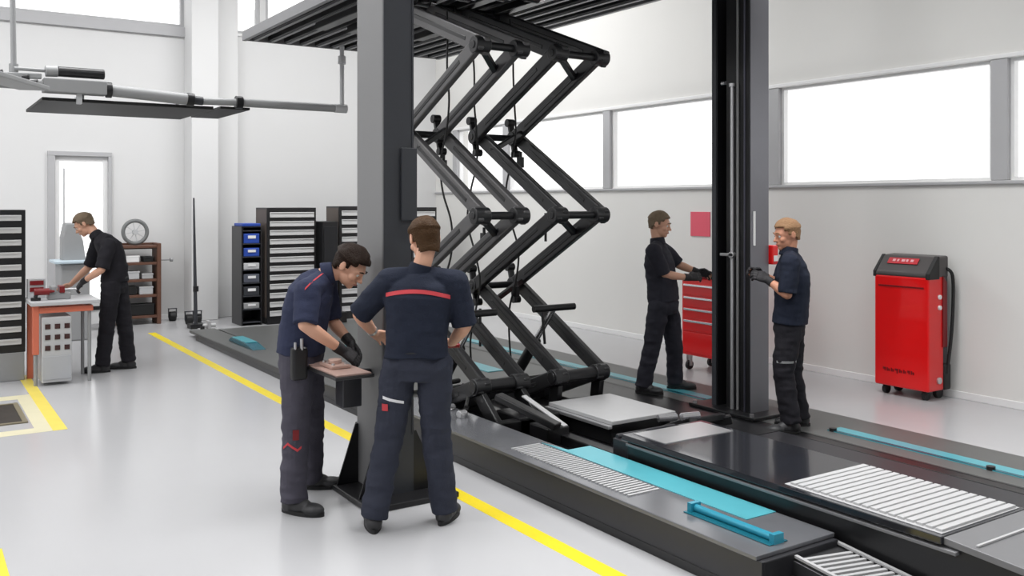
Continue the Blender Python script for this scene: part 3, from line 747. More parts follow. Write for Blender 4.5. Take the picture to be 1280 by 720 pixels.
# wheel rack with the wheel on top
t = thing('parts_rack', 'brown framed open rack with shelves of dark parts behind the far-left man', 'rack', (3.1, 15.15, 0))
MB().box(3.27,3.33,14.98,15.35,0.0,1.25).box(2.70,2.76,14.98,15.35,0,1.25).box(2.70,3.33,15.31,15.35,1.15,1.25).build('rack_frame', WOODB, t, bevel=.006)
for z in (.10,.42,.66,.92,1.18): MB().box(2.76,3.27,15.0,15.33,z,z+.04).build('shelf', WOODB, t, bevel=.004)
MB().cyl((3.33,15.15,.98),(3.52,15.15,.98),.01).cyl((3.5,15.15,.98),(3.54,15.15,.98),.03).build('hook', GREYM, t, smooth=True)
t = thing('wheel', 'grey rimmed wheel standing upright on top of the brown rack', 'wheel', (2.98, 15.15, 1.2205))
m = MB()
def torus(mb, c, R1, r1, axis='y', n=32, k=10):
    rings = []
    for i in range(n):
        a = 2*math.pi*i/n
        ring = []
        for j in range(k):
            b = 2*math.pi*j/k; rr_ = R1 + r1*math.cos(b); h_ = r1*math.sin(b)
            if axis == 'y': p = (c[0]+rr_*math.cos(a), c[1]+h_, c[2]+rr_*math.sin(a))
            elif axis == 'x': p = (c[0]+h_, c[1]+rr_*math.cos(a), c[2]+rr_*math.sin(a))
            else: p = (c[0]+rr_*math.cos(a), c[1]+rr_*math.sin(a), c[2]+h_)
            ring.append(mb.bm.verts.new(p))
        rings.append(ring)
    for i in range(n):
        A, B = rings[i], rings[(i+1)%n]
        for j in range(k): mb.bm.faces.new((A[j], A[(j+1)%k], B[(j+1)%k], B[j]))
    return mb
torus(m, (2.98,15.15,1.425), .175, .03).build('tyre', mat('tyre_grey',(112,114,114),.5), t, smooth=True)
m = MB(); m.cyl((2.98,15.12,1.425),(2.98,15.18,1.425),.04)
for k in range(8):
    a = k*math.pi/4+.2; m.beam((2.98,15.15,1.425),(2.98+.15*math.cos(a),15.15,1.425+.15*math.sin(a)),.012,.012)
m.build('spokes', GREYL, t)
for k, (x, z, w, hh, mm, lab) in enumerate([(2.80,.46,.18,.13,RUBBER,'dark box on the second shelf of the brown rack, left side'),(3.02,.46,.2,.12,GREYL,'pale box on the second shelf of the brown rack, right side'),(2.80,.14,.44,.17,RUBBER,'wide black crate on the bottom shelf of the brown rack'),(2.80,.70,.22,.12,GREYL,'pale grey carton on the middle shelf of the brown rack'),(3.06,.70,.16,.08,STEELM,'small steel tin on the middle shelf of the brown rack'),(2.82,.96,.2,.1,FRAMEW,'white carton on the upper shelf of the brown rack'),(3.08,.96,.14,.08,RUBBER,'small dark box on the upper shelf of the brown rack')]):
    o = MB().box(x, x+w, 15.03, 15.25, z+.0005, z+hh).build('storage_box', mm, None, bevel=.01)
    tag(o, lab, 'box', 'boxes in the brown rack')
    MB().box(x-.004, x+w+.004, 15.025, 15.255, z+hh-.02, z+hh+.004).build('lid', mm, o, bevel=.003)
# small wheels of trolleys by the wall
for (x, y, lab) in ((3.56,15.25,'small black roller on the floor right of the brown rack'),(3.68,14.7,'small black roller on the floor at the foot of the white column'),(3.81,14.72,'small grey roller beside the thin black pole')):
    t = thing('floor_roller', lab, 'roller', (x, y, 0), 'rollers on the floor near the white column')
    MB().cyl((x-.05,y,.075),(x+.05,y,.075),.075).build('wheel', RUBBER, t, smooth=True, bevel=.01)
    MB().box(x-.065,x-.055,y-.02,y+.02,.06,.20).box(x+.055,x+.065,y-.02,y+.02,.06,.20).box(x-.065,x+.065,y-.03,y+.03,.19,.2).build('fork', POSTD, t)
t = thing('floor_pole', 'thin black pole on a small black base beside the white column', 'pole', (3.64, 14.15, 0))
MB().cyl((3.64,14.15,.05),(3.63,14.15,.62),.028,.026).cyl((3.63,14.15,.62),(3.61,14.15,1.95),.026,.012).build('shaft', POSTD, t, smooth=True)
MB().box(3.54,3.76,14.05,14.27,0,.07).build('base', BLACK, t, bevel=.01)
MB().cyl((3.64,14.15,.55),(3.64,14.15,.63),.04).cyl((3.64,14.15,.2),(3.72,14.15,.2),.02).build('collar', BLACK, t, smooth=True)
t = thing('corner_bracket', 'small steel bracket at the far corner of the runway', 'bracket', (3.66, 13.6, 0))
MB().box(3.56,3.80,13.50,13.75,0,.05).box(3.66,3.70,13.55,13.7,.05,.17).cyl((3.6,13.6,.1),(3.78,13.6,.1),.03).build('bracket_body', STEELM, t, bevel=.006)
MB().cyl((3.58,13.56,.05),(3.58,13.56,.1),.03).build('knob', RUBBER, t, smooth=True)

# ------------------------------------------------------------------ right wall: poster, red tool trolley, red service unit
o = MB().box(XR-.012, XR+.0, 8.33, 8.67, 1.45, 1.76).build('poster', PINK, None, bevel=.002)
tag(o, 'plain pinkish red square poster on the wall above the red trolley', 'poster')
t = thing('tool_trolley', 'red tool trolley with four drawers and chrome pulls against the wall', 'tool trolley', (7.6, 7.5, 0))
tx0, tx1, ty0, ty1 = 7.34, 7.80, 7.05, 7.68
MB().box(tx0, tx1, ty0, ty1, .17, 1.04).build('trolley_body', RED, t, bevel=.015)
zz = [.44,.58,.71,.84,.98]
for k in range(4):
    o = MB().box(tx0-.016, tx0-.0005, ty0+.03, ty1-.03, zz[k]+.01, zz[k+1]-.01).build('drawer', RED, t, bevel=.004)
    MB().box(tx0-.035, tx0-.0165, ty0+.06, ty1-.06, zz[k+1]-.035, zz[k+1]-.012).build('handle', CHROME, o, bevel=.003)
MB().box(tx0-.016, tx0-.0005, ty0+.03, ty1-.03, .2, .43).build('door', RED, t, bevel=.004)
MB().box(tx0-.02, tx1+.01, ty0-.01, ty1+.01, 1.04, 1.07).build('worktop', mat('trolley_top',(150,20,26),.5), t, bevel=.01)
for x in (tx0+.06, tx1-.06):
    for y in (ty0+.06, ty1-.06):
        o = MB().cyl((x, y-.018, .05), (x, y+.018, .05), .05).build('caster', RUBBER, t, smooth=True, bevel=.004)
        MB().box(x-.02,x+.02,y-.028,y-.02,.04,.17).box(x-.02,x+.02,y+.02,y+.028,.04,.17).build('fork', STEEL, o)
t = thing('service_unit', 'tall red service unit with sloping black top standing against the wall', 'service unit', (8.2, 5.4, 0))
ux0, ux1, uy0, uy1 = 8.02, 8.40, 5.10, 5.68
MB().prism([(ux0,.09),(ux0,1.17),(ux0+.10,1.20),(ux1-.13,1.20),(ux1-.13,.09)], 'y', uy0, uy1).build('shell', RED, t, bevel=.02, seg=3)
MB().prism([(ux0-.002,1.16),(ux0-.002,1.20),(ux0+.14,1.36),(ux1-.06,1.37),(ux1-.06,1.16)], 'y', uy0-.005, uy1+.005).build('top_cover', mat('cover_grey',(72,68,68),.4,.1), t, bevel=.02, seg=3)
MB().prism([(ux0-.006,1.15),(ux0-.006,1.205),(ux0+.138,1.366),(ux0+.16,1.366),(ux0+.16,1.15)], 'y', uy0-.014, uy0+.03).build('cover_edge', RUBBER, t, bevel=.006)
MB().prism([(ux0-.006,1.15),(ux0-.006,1.205),(ux0+.138,1.366),(ux0+.16,1.366),(ux0+.16,1.15)], 'y', uy1-.02, uy1+.012).build('cover_edge', RUBBER, t, bevel=.006)
c0 = V3((ux0+.075, 0, 1.2905)); 
lb = MB().beam((ux0+.085, uy0+.16, 1.309), (ux0+.085, uy1-.10, 1.309), .07, .006, up=(-.75,0,.66)); lb.build('red_label', mat('label_red',(190,40,50),.4), t)
g = MB()
for k, w_ in enumerate((.03,.02,.035,.022,.03)):
    y = uy1-.15-k*.048
    g.beam((ux0+.083, y, 1.3145), (ux0+.083, y-w_, 1.3145), .028, .003, up=(-.75,0,.66))
g.build('label_letters', mat('label_pale',(226,170,176),.5), t)
MB().box(ux0-.006, ux0-.0005, uy0+.05, uy1-.05, 1.06, 1.075).build('groove', REDD, t)
g = MB()
yy = uy1-.10
random.seed(3)
for k in range(8):
    w_ = .028 + .008*random.random(); hh = .035
    g.box(ux0-.004, ux0-.0002, yy-w_*.35, yy, .235, .235+hh) if k%3 else g.box(ux0-.004, ux0-.0002, yy-w_, yy, .235+hh*.6, .235+hh)
    g.box(ux0-.004, ux0-.0002, yy-w_*.9, yy-w_*.6, .235-(.012 if k==3 else 0), .235+hh*.7)
    g.box(ux0-.004, ux0-.0002, yy-w_*.9, yy, .235+hh*.4, .235+hh*.55)
    yy -= w_+.012
g.build('lettering', REDD, t)
MB().box(ux1-.13, ux1-.03, uy0+.02, uy1-.02, .09, 1.22).build('rear_housing', POSTD, t, bevel=.015)
MB().prism([(ux1-.16,.5),(ux1-.16,1.18),(ux1-.10,1.12),(ux1-.09,.5)], 'y', uy0-.012, uy0+.02).build('side_strip', REDD, t, bevel=.005)
for z in (.98, .88): MB().cyl((ux0+.17, uy0-.018, z), (ux0+.17, uy0+.005, z), .022).build('side_button', FRAMEW, t, smooth=True, bevel=.004)
MB().cyl((ux0+.16, uy0-.02, .19), (ux0+.16, uy0+.005, .19), .032).build('side_valve', STEEL, t, smooth=True, bevel=.004)
MB().tube([(ux1-.10,uy0-.0,1.25),(ux1-.04,uy0-.03,1.18),(ux1-.03,uy0-.03,.9),(ux1-.06,uy0-.03,.6),(ux1-.1,uy0-.01,.25)], .016).build('hose', RUBBER, t, smooth=True)
MB().box(ux1-.14, ux1-.03, uy0-.015, uy0+.04, .09, .34).build('wheel_guard', RUBBER, t, bevel=.02)
for y in (uy0+.08, uy1-.08):
    MB().cyl((ux0+.08,y-.02,.045),(ux0+.08,y+.02,.045),.045).box(ux0+.06,ux0+.10,y-.025,y+.025,.05,.1).build('caster', RUBBER, t, smooth=True, bevel=.003)
    MB().cyl((ux1-.1,y-.02,.06),(ux1-.1,y+.02,.06),.06).build('caster', RUBBER, t, smooth=True, bevel=.003)
TS = bpy.data.scenes.new('scratch')
# ------------------------------------------------------------------ people
def remesh(mb, voxel, it=3, wr=0.0, wrs=9.0, seedv=0.0, floor_z=None, clamp=None):
    me = bpy.data.meshes.new('tmp'); bmesh.ops.recalc_face_normals(mb.bm, faces=mb.bm.faces)
    mb.bm.to_mesh(me); mb.bm.free()
    o = bpy.data.objects.new('tmp', me); TS.collection.objects.link(o)
    r = o.modifiers.new('r', 'REMESH'); r.mode = 'VOXEL'; r.voxel_size = voxel; r.adaptivity = 0
    s = o.modifiers.new('s', 'SMOOTH'); s.factor = .5; s.iterations = it
    with bpy.context.temp_override(scene=TS, view_layer=TS.view_layers[0]):
        dg = bpy.context.evaluated_depsgraph_get()
        out = bpy.data.meshes.new_from_object(o.evaluated_get(dg))
    bpy.data.objects.remove(o); bpy.data.meshes.remove(me)
    if wr:
        NR = [v.normal.copy() for v in out.vertices]; CO = [v.co.copy() for v in out.vertices]; new = []
        for p, nn in zip(CO, NR):
            q = V3((p.x*wrs+seedv, p.y*wrs, p.z*wrs*1.9))
            n = noise.noise(q) + .5*noise.noise(q*2.3)
            f = 1.0-abs(noise.noise(V3((p.x*wrs*.7+5, p.y*wrs*.7, p.z*wrs*1.6+seedv))))*2
            new.extend(p + nn*(wr*(n*.8 + f*.5 - .2)))
        out.vertices.foreach_set('co', new); out.update()
    if floor_z is not None:
        for v in out.vertices:
            if v.co.z < floor_z: v.co.z = floor_z
    return out
def place(me, name, m, parent):
    me.materials.clear(); me.materials.append(m)
    me.polygons.foreach_set('use_smooth', [True]*len(me.polygons))
    loc = V3(parent['_w']); me.transform(Matrix.Translation(-loc))
    o = bpy.data.objects.new(name, me); COL.objects.link(o); o.parent = parent; o['_w'] = tuple(loc)
    return o
def lerp(a, b, t): return V3(a)*(1-t)+V3(b)*t

def hand(mb, w, d, palm, thumb_side, curl=.5, s=1.0, g=0.0):
    """palm, four separate bent fingers and a thumb leaving the side of the palm"""
    w = V3(w); d = V3(d).normalized(); n = V3(palm); n = (n - d*n.dot(d)).normalized(); side = d.cross(n).normalized()
    if side.dot(V3(thumb_side)) < 0: side = -side          # side points to the thumb
    mb.loft([(w - d*.02*s, (.027+g)*s, (.020+g)*s, side, n), (w + d*.02*s, (.033+g)*s, (.018+g)*s, side, n), (w + d*.06*s, (.042+g)*s, (.015+g)*s, side, n), (w + d*.088*s, (.041+g)*s, (.012+g)*s, side, n)], n=16, power=2.6)
    for k, (off, ln, bend) in enumerate(((.031,.072,.9),(.0105,.080,1.0),(-.0105,.075,1.05),(-.031,.060,1.15))):
        p = w + d*(.083 - (.006 if k==3 else 0))*s + side*off*s
        fan = side*(off*1.6)
        ang = 0; pts = [p - d*.012*s]; rads = [(.0092+g)*s]
        for q, (fl, rr_) in enumerate(((.44,.0088),(.31,.0080),(.25,.0070))):
            ang += curl*bend*(.55, .95, .75)[q]
            dd = (d + fan).normalized()*math.cos(ang) + n*math.sin(ang)
            p = p + dd*ln*fl*s; pts.append(p); rads.append((rr_+g)*s)
        mb.limb(pts, rads, n=10)
    t0 = w + d*.022*s + side*.026*s; t1 = t0 + (d*.55 + side*.65 + n*.35).normalized()*.042*s; t2 = t1 + (d*.75 + side*.15 + n*.55).normalized()*.032*s; t3 = t2 + (d*.7 - side*.1 + n*.6).normalized()*.022*s
    mb.limb([t0, t1, t2, t3], [(.016+g)*s, (.0118+g)*s, (.0105+g)*s, (.0085+g)*s], n=10)

def person(key, label, gender_w=1.0, z0=0.0, vox=.006, shirt=NAVY, pants=PANTB, hair=HBROWN, skin=SKIN, gloves=(True, True), curl=(.6,.6), balding=False, hs=1.04, sleeves='short', hairlen=1.0):
    J = {k: V3(v) for k, v in POSES[key].items()}
    side = (J['shR']-J['shL']); side.z *= .5; side.normalize()
    hside = (J['hipR']-J['hipL']); hside.z = 0; hside.normalize()
    body_f = side.cross(V3((0,0,1))); body_f = -body_f
    # face direction: left->right cross up gives backward or forward; pick the one the feet point to
    ff = (J['footL']+J['footR']).normalized()
    fwd = side.cross(V3((0,0,1))).normalized()
    if fwd.dot(ff) < 0: fwd = -fwd
    hf = hside.cross(V3((0,0,1))).normalized()
    if hf.dot(ff) < 0: hf = -hf
    root = thing('person', label, 'person', ((J['anL'].x+J['anR'].x)/2, (J['anL'].y+J['anR'].y)/2, z0))
    spine = [J['pelvis'], J['waist'], J['chest'], J['neck']]
    def sdir(a, b): return (b-a).normalized()
    # spine frames
    def st(c, t, ra, rb, ax, k=1.0, back=0.0):
        t = t.normalized(); a = (ax - t*ax.dot(t)).normalized(); b = t.cross(a).normalized()
        if b.dot(fwd) < 0: b = -b
        return (c + b*back, ra*k, rb*k, a, b)
    tP, tW, tC, tN = sdir(J['pelvis'],J['waist']), sdir(J['pelvis'],J['chest']), sdir(J['waist'],J['neck']), sdir(J['chest'],J['neck'])
    mid = lerp(J['chest'], J['neck'], .45)
    sw = max(.16, (J['shR']-J['shL']).length/2)*1.0
    H_ = J['head']; hf_ = J['headf'].normalized(); 
    hu = V3((0,0,1)) - hf_*hf_.z; hu.normalize(); 
    hr = hf_.cross(hu).normalized()
    HM = Matrix((hr, hf_, hu)).transposed()
    def hp(x, y, z): return H_ + HM @ V3((x*hs, y*hs, z*hs))
    # --------- body (one continuous skin)
    b = MB()
    b.loft([st(J['pelvis']-tP*.10, tP, .13, .10, hside), st(J['pelvis'], tP, .155, .105, hside), st(J['waist'], tW, .13, .095, lerp(hside,side,.5)), st(J['chest'], tC, .155, .11, side), st(mid, tN, .14, .09, side), st(lerp(J['chest'],J['neck'],.85), tN, .09, .065, side)], n=24)
    nb = lerp(J['chest'], J['neck'], .9)
    b.limb([nb, J['neck'], hp(0,-.035,-.055)], [.062,.055,.052])
    # head
    b.ell(hp(0,-.012,.025), (.074*hs,.094*hs,.090*hs), HM, 24)
    b.ell(hp(0,.022,-.048), (.055*hs,.064*hs,.062*hs), HM, 20)
    b.ell(hp(0,.060,-.090), (.024*hs,.022*hs,.022*hs), HM)
    b.ell(hp(0,.045,.015), (.060*hs,.045*hs,.060*hs), HM)
    for s in (-1, 1):
        b.limb([hp(s*.012,.086,.020), hp(s*.042,.074,.020)], [.010*hs,.009*hs], 10)
        b.ell(hp(s*.040,.055,-.026), (.024*hs,.026*hs,.024*hs), HM, 12)
        b.loft([(hp(s*.070,-.006,-.002), .010*hs, .018*hs, HM@V3((0,1,0)), HM@V3((0,0,1))), (hp(s*.080,-.014,.002), .018*hs, .030*hs, HM@V3((0,1,0)), HM@V3((0,0,1))), (hp(s*.088,-.020,.004), .018*hs, .031*hs, HM@V3((0,1,0)), HM@V3((0,0,1)))], n=14)
        b.ell(hp(s*.012,.092,-.034), (.009*hs,.010*hs,.008*hs), HM, 10)
        b.limb([hp(0,.086,-.058), hp(s*.020,.080,-.060)], [.0085*hs,.006*hs], 8)
        b.limb([hp(0,.083,-.068), hp(s*.017,.077,-.067)], [.0085*hs,.006*hs], 8)
    b.limb([hp(0,.084,.010), hp(0,.098,-.018), hp(0,.106,-.032)], [.0085*hs,.009*hs,.0115*hs], 10)
    # arms, hands, legs
    for L_ in 'LR':
        sh, el, wr_ = J['sh'+L_], J['el'+L_], J['wr'+L_]
        b.limb([lerp(J['chest'],sh,.5)+V3((0,0,.02)), sh, lerp(sh,el,.4), el], [.06,.054,.050,.040])
        b.limb([el, lerp(el,wr_,.28), lerp(el,wr_,.7), wr_], [.040,.043,.034,.026])
        tside = V3((0,0,1)) if abs(J['palm'+L_].normalized().z) < .75 else (side if L_ == 'L' else -side)
        hand(b, wr_, J['hand'+L_], J['palm'+L_], tside, curl['LR'.index(L_)])
        hip, kn, an = J['hip'+L_], J['kn'+L_], J['an'+L_]
        b.limb([hip, lerp(hip,kn,.5), kn], [.082,.070,.052]); b.limb([kn, lerp(kn,an,.35), an], [.052,.050,.036])
        ft = J['foot'+L_].normalized()
        b.limb([an, V3((an.x,an.y,z0+.05)), V3((an.x,an.y,z0+.035))+ft*.13], [.036,.03,.026])
    body = place(remesh(b, max(.0055, vox*.8), 2, floor_z=z0+.012), 'body', skin, root)
    # --------- face details
    for s in (-1, 1):
        e = MB(); e.ell(hp(s*.031,.0725,.001), (.0125*hs,)*3, None, 12); eo = e.build('eye', EYEW, root, smooth=True)
        e = MB(); e.ell(hp(s*.031,.0805,.001), (.0055*hs,)*3, None, 8); e.build('iris', IRIS, eo, smooth=True)
        e = MB(); e.limb([hp(s*.014,.097,.026), hp(s*.030,.094,.031), hp(s*.045,.082,.026)], [.0035*hs,.0042*hs,.003*hs], 8); e.build('eyebrow', hair, root, smooth=True)
    e = MB(); e.limb([hp(-.018,.084,-.064), hp(0,.093,-.063), hp(.018,.084,-.064)], [.003*hs,.0045*hs,.003*hs], 8); e.build('lips', LIP, root, smooth=True)
    # --------- hair
    hm = MB(); bm = hm.bm
    M4 = HM.to_4x4(); M4.translation = hp(0,-.014,.028)
    bmesh.ops.create_uvsphere(bm, u_segments=40, v_segments=28, radius=1, matrix=M4 @ Matrix.Diagonal((.084*hs,.105*hs,.100*hs,1)))
    inv = HM.transposed(); kill = []
    for v in bm.verts:
        q = inv @ (v.co - H_) / hs
        if q.z < .02 and q.y < -.0:
            px_, py_ = q.x, q.y+.03; r_ = math.hypot(px_, py_); t_ = min(1, (.02-q.z)/.09)
            r2_ = max(r_, .083*(1-t_)+.068*t_)
            if r_ > 1e-4:
                nz_ = q.z - .030*t_*t_
                v.co = H_ + HM @ (V3((px_/r_*r2_, py_/r_*r2_-.03, nz_))*hs)
        front = .050 + .016*noise.noise(V3((q.x*38,q.z*20,ord(key)*1.7)))
        lo = -(.066 if key == 'B' else .040) if q.y < -.045 else (-.02 if q.y < -.022 else (.002 if q.y < .022 else .03))
        hl = .062 if not balding else .095
        if q.z < lo or (q.y > front and q.z < hl) or (q.y > .022 and q.z < .03): kill.append(v)
        if balding and q.z > .085 and q.y > -.03: kill.append(v)
    bmesh.ops.delete(bm, geom=list(set(kill)), context='VERTS')
    for v in bm.verts:
        q = inv @ (v.co - H_) / hs
        d_ = (v.co - hp(0,-.014,.028)).normalized()
        amp = .006*hairlen
        v.co += d_*(amp*noise.noise(V3((q.x*38, q.y*22, q.z*38))) + (.010*hairlen if q.z > .04 else .0))
    ho = hm.build('hair', hair, root, smooth=True)
    sm = ho.modifiers.new('thick', 'SOLIDIFY'); sm.thickness = .016; sm.offset = -1
    # --------- shirt
    s_ = MB()
    hem = J['pelvis'] - tP*.00
    s_.loft([st(hem, tP, .186, .138, hside, back=-.004), st(J['waist'], tW, .176, .138, lerp(hside,side,.5), back=-.004), st(lerp(J['waist'],J['chest'],.5), tW, .186, .140, side, back=-.006), st(J['chest'], tC, sw*1.0+.01, .138, side, back=-.008), st(mid, tN, sw*.92, .112, side, back=-.012), st(lerp(J['chest'],J['neck'],.80), tN, .105, .082, side, back=-.012), st(lerp(J['chest'],J['neck'],1.0), tN, .066, .064, side, back=-.004)], n=28, power=2.3)
    for L_ in 'LR':
        sh, el = J['sh'+L_], J['el'+L_]
        s_.limb([lerp(nb,sh,.35), sh], [.062,.080])
        cu = lerp(sh, el, .97)
        s_.cyl(sh, cu, .080, .073, n=18)
        if sleeves == 'long' or (sleeves == 'mix' and L_ == 'L'):
            s_.cyl(lerp(sh,el,.8), el, .066, .058, n=16); s_.ell(el, (.058,)*3)
            s_.cyl(el, lerp(el, J['wr'+L_], .55), .058, .050, n=16)
    sme = remesh(s_, vox, 2, wr=.007, wrs=8, seedv=len(label)*1.3)
    shirt_o = place(sme, 'shirt', shirt, root)
    # collar
    c_ = MB(); nd = (hp(0,-.03,-.05)-J['neck']).normalized()
    cn = J['neck'] + nd*.005
    a_ = (side - nd*side.dot(nd)).normalized(); b_ = nd.cross(a_).normalized()
    ring0 = [(cn-nd*.03, .082, .080, a_, b_), (cn+nd*.042, .067, .069, a_, b_)]
    c_.loft(ring0, n=24)
    cme = remesh(c_, .006, 1); place(cme, 'collar', shirt, shirt_o)
    # --------- trousers
    p_ = MB()
    p_.loft([st(J['pelvis']-tP*.13, tP, .150, .108, hside), st(J['pelvis']-tP*.06, tP, .172, .126, hside), st(J['pelvis'], tP, .168, .122, hside), st(lerp(J['pelvis'],J['waist'],.6), tP, .160, .118, hside)], n=24, power=2.3)
    for L_ in 'LR':
        hip, kn, an = J['hip'+L_], J['kn'+L_], J['an'+L_]
        p_.limb([hip, lerp(hip,kn,.45), kn], [.106,.098,.084], 18)
        cuff = V3((an.x, an.y, max(z0+.065, an.z-.03)))
        p_.limb([kn, lerp(kn,an,.45)], [.084,.080], 18)
        p_.cyl(lerp(kn,an,.42), cuff, .081, .080, n=20)
    pme = remesh(p_, vox, 2, wr=.011, wrs=7, seedv=len(label)*2.1)
    pants_o = place(pme, 'trousers', pants, root)
    # belt
    be = MB(); wz = lerp(J['pelvis'],J['waist'],.32)
    be.loft([st(wz-tP*.012, tP, .176, .135, hside, back=-.004), st(wz+tP*.012, tP, .174, .133, hside, back=-.004)], n=32, power=2.3)
    be.build('belt', BELT, pants_o, smooth=True)
    # --------- shoes
    for L_ in 'LR':
        an, ft = J['an'+L_], J['foot'+L_].copy(); ft.z = 0; ft.normalize(); fs = V3((0,0,1)).cross(ft)
        FM = Matrix((fs, ft, V3((0,0,1)))).transposed(); o_ = V3((an.x, an.y, z0))
        def fp(x,y,z): return o_ + FM @ V3((x,y,z))
        q = MB()
        zz_ = V3((0,0,1))
        for (y, w, h, zc) in (): pass
        q.ell(fp(0,-.025,.045), (.047,.055,.050), FM); q.ell(fp(0,.045,.045), (.050,.08,.052), FM); q.ell(fp(0.0,.130,.034), (.056,.078,.038), FM); q.limb([fp(0,-.01,.05), fp(0,-.008,.115)], [.052,.050])
        sme_ = remesh(q, .006, 2, floor_z=z0+.014); so = place(sme_, 'shoe', SHOE, root)
        q = MB()
        out = []
        for k in range(28):
            t = 2*math.pi*k/28; yy_ = .063+.147*math.sin(t); xx_ = math.cos(t)*(.051 + .010*math.sin(t)) 
            out.append((xx_, yy_))
        A_ = [q.bm.verts.new(fp(x,y,.0)) for x,y in out]; B_ = [q.bm.verts.new(fp(x,y,.024)) for x,y in out]
        q._skin([A_, B_]); q.build('sole', SOLE, so, smooth=True)
    # --------- gloves
    for i, L_ in enumerate('LR'):
        if not gloves[i]: continue
        q = MB(); tside = V3((0,0,1)) if abs(J['palm'+L_].normalized().z) < .75 else (side if L_ == 'L' else -side)
        wr_ = J['wr'+L_]; hd = J['hand'+L_].normalized()
        hand(q, wr_, J['hand'+L_], J['palm'+L_], tside, curl[i], 1.06, .0025)
        fa = (J['el'+L_]-wr_).normalized()
        q.cyl(wr_ + fa*.055, wr_, .037, .034, n=18); q.ell(wr_, (.034,)*3)
        place(remesh(q, .0045, 1), 'glove', GLOVE, root)
    return root, dict(J=J, side=side, fwd=fwd, hside=hside, hf=hf, shirt=shirt_o, pants=pants_o)

def strip(info_obj, root, pts, direction, width, m, name, parent, thick=.003, up=V3((0,0,1)), depth=.6):
    """a thin band of cloth laid onto the garment surface"""
    loc = V3(root['_w']); me = info_obj.data
    tree = BVHTree.FromPolygons([v.co+loc for v in me.vertices], [p.vertices[:] for p in me.polygons])
    d = V3(direction).normalized(); top, bot = [], []
    for p in pts:
        res = []
        for s in (1, -1):
            o = V3(p) + up*s*width/2 - d*depth
            h = tree.ray_cast(o, d)
            if h[0] is None: res = None; break
            res.append(h[0])
        if res: top.append(res[0]); bot.append(res[1])
    if len(top) < 2: return None
    mb = MB(); rings = []
    for a, b in zip(top, bot):
        rings.append([mb.bm.verts.new(q) for q in (a-d*thick*1.6, b-d*thick*1.6, b+d*.004, a+d*.004)])
    mb._skin(rings)
    return mb.build(name, m, parent, smooth=True)

FW = V3((math.sin(R(33.3)), math.cos(R(33.3)), 0)); RT = V3((FW.y, -FW.x, 0))
# man with his back to the camera
rB, iB = person('B', 'man seen from behind in navy work shirt with red stripe across the back', vox=.007, shirt=NAVY, pants=PANTB, hair=HBROWN, gloves=(False, False), curl=(.5,.9))
J = iB['J']; c = lerp(J['chest'], J['neck'], .12)
pts = [c + RT*u + V3((0,0,.03-.9*(u+.02)**2)) for u in [(-.185+.37*k/16) for k in range(17)]]
strip(iB['shirt'], rB, pts, FW, .022, TRIMR, 'back_stripe', iB['shirt'])
pts = [J['hipL'] + RT*u - V3((0,0,.20+u*.25)) for u in (-.09,-.05,-.01,.03)]
strip(iB['pants'], rB, pts, FW, .016, REFL, 'pocket_trim', iB['pants'])
pts = [J['hipL'] + RT*u - V3((0,0,.235)) for u in (-.095,-.08,-.06)]
strip(iB['pants'], rB, pts, FW, .04, TRIMR, 'pocket_tab', iB['pants'])
# watch
wL = J['wrL']; fa = (J['elL']-wL).normalized(); w_ = MB().cyl(wL+fa*.03, wL+fa*.05, .033, n=20); w_.build('wristwatch', STEEL, rB, smooth=True)
# hand tool he holds
hw = J['wrR']; hd = J['handR'].normalized(); cpt = hw + hd*.085 + J['palmR'].normalized()*.02
t = thing('hand_tool', 'dark red handled tool held in the hand of the man seen from behind', 'tool', tuple(cpt))
MB().cyl(cpt - RT*.02, cpt + RT*.10, .014).build('handle', REDD, t, smooth=True, bevel=.003)
MB().cyl(cpt - RT*.09, cpt - RT*.02, .007).build('shaft', STEEL, t, smooth=True)

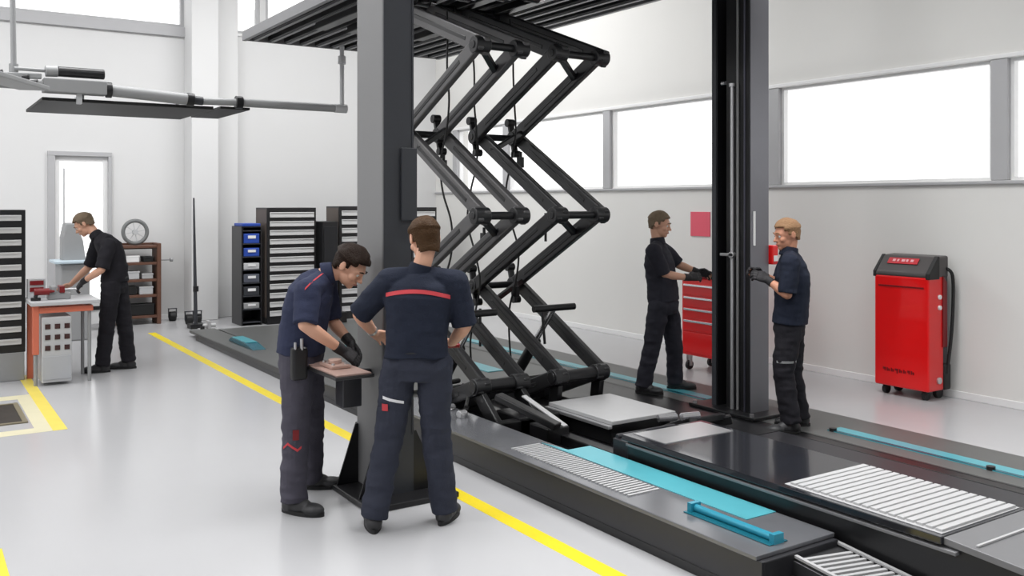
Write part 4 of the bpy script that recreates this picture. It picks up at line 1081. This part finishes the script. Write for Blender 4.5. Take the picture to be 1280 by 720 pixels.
rL, iL = person('L', 'man in navy shirt and grey trousers bent over the post shelf', vox=.007, shirt=NAVYL, pants=PANTL, hair=HDARK, gloves=(True, True), curl=(.6,.7), hairlen=1.9)
J = iL['J']
pts = [J['knR'] + RT*u - V3((0,0,.07+.02*math.sin(u*60))) for u in (-.06,-.03,0,.03,.05)]
strip(iL['pants'], rL, pts, FW, .014, TRIMR, 'knee_trim', iL['pants'])
pts = [J['knR'] + RT*u + V3((0,0,.0)) for u in (.0,.02,.035)]
strip(iL['pants'], rL, pts, FW, .06, REDD, 'knee_tab', iL['pants'])
b0 = J['shR']; pts = [lerp(J['neck']+RT*.0, J['shR'], k/6) + V3((0,0,.02)) for k in range(7)]
strip(iL['shirt'], rL, pts, FW, .012, TRIMR, 'shoulder_piping', iL['shirt'])
pc = J['hipR'] + RT*.03 - FW*.115 + V3((0,0,.05))
o = MB().box(pc.x-.05, pc.x+.05, pc.y-.03, pc.y+.03, pc.z-.16, pc.z+.04).build('tool_pouch', BLACK, rL, bevel=.02, seg=3)
MB().cyl(pc+V3((.01,-.02,.02)), pc+V3((.01,-.02,.09)), .010).cyl(pc+V3((-.03,-.02,.02)), pc+V3((-.03,-.02,.07)), .008).build('pouch_tool', STEEL, o, smooth=True)
# work piece on the shelf
t = thing('machine_part', 'small pinkish metal part on the shelf under the gloves of the bending man', 'part', (2.15, 5.2, .893))
MB().box(2.09,2.21,5.10,5.30,.8935,.915).cyl((2.15,5.2,.915),(2.15,5.2,.94),.04).build('casting', mat('casting',(190,160,148),.4,.3), t, bevel=.006)
for (x,y) in ((2.11,5.13),(2.19,5.13),(2.11,5.27),(2.19,5.27)): MB().cyl((x,y,.915),(x,y,.925),.01).build('bolt', STEEL, t)

rF, iF = person('F', 'man in black overalls working at the orange workbench near the back wall', vox=.009, shirt=CHAR, pants=CHAR, hair=HGREY, gloves=(True, False), curl=(.6,.4))
rA, iA = person('A', 'grey-haired man in dark overalls leaning back and pulling at the black post', z0=.014, vox=.008, shirt=PANTD, pants=PANTD, hair=HGREY, gloves=(True, True), curl=(.5,.6))
rC, iC = person('C', 'man with sandy hair in dark workwear standing right of the black post', z0=.014, vox=.008, shirt=NAVY, pants=CHAR, hair=HSAND, skin=SKINR, gloves=(True, True), curl=(.7,.8), hs=1.05)
J = iC['J']
pts = [lerp(J['hipL'],J['knL'],.72) + RT*u for u in (-.08,-.04,0,.04,.08)]
strip(iC['pants'], rC, pts, FW, .018, GREYM, 'knee_band', iC['pants'])
bpy.data.scenes.remove(TS)
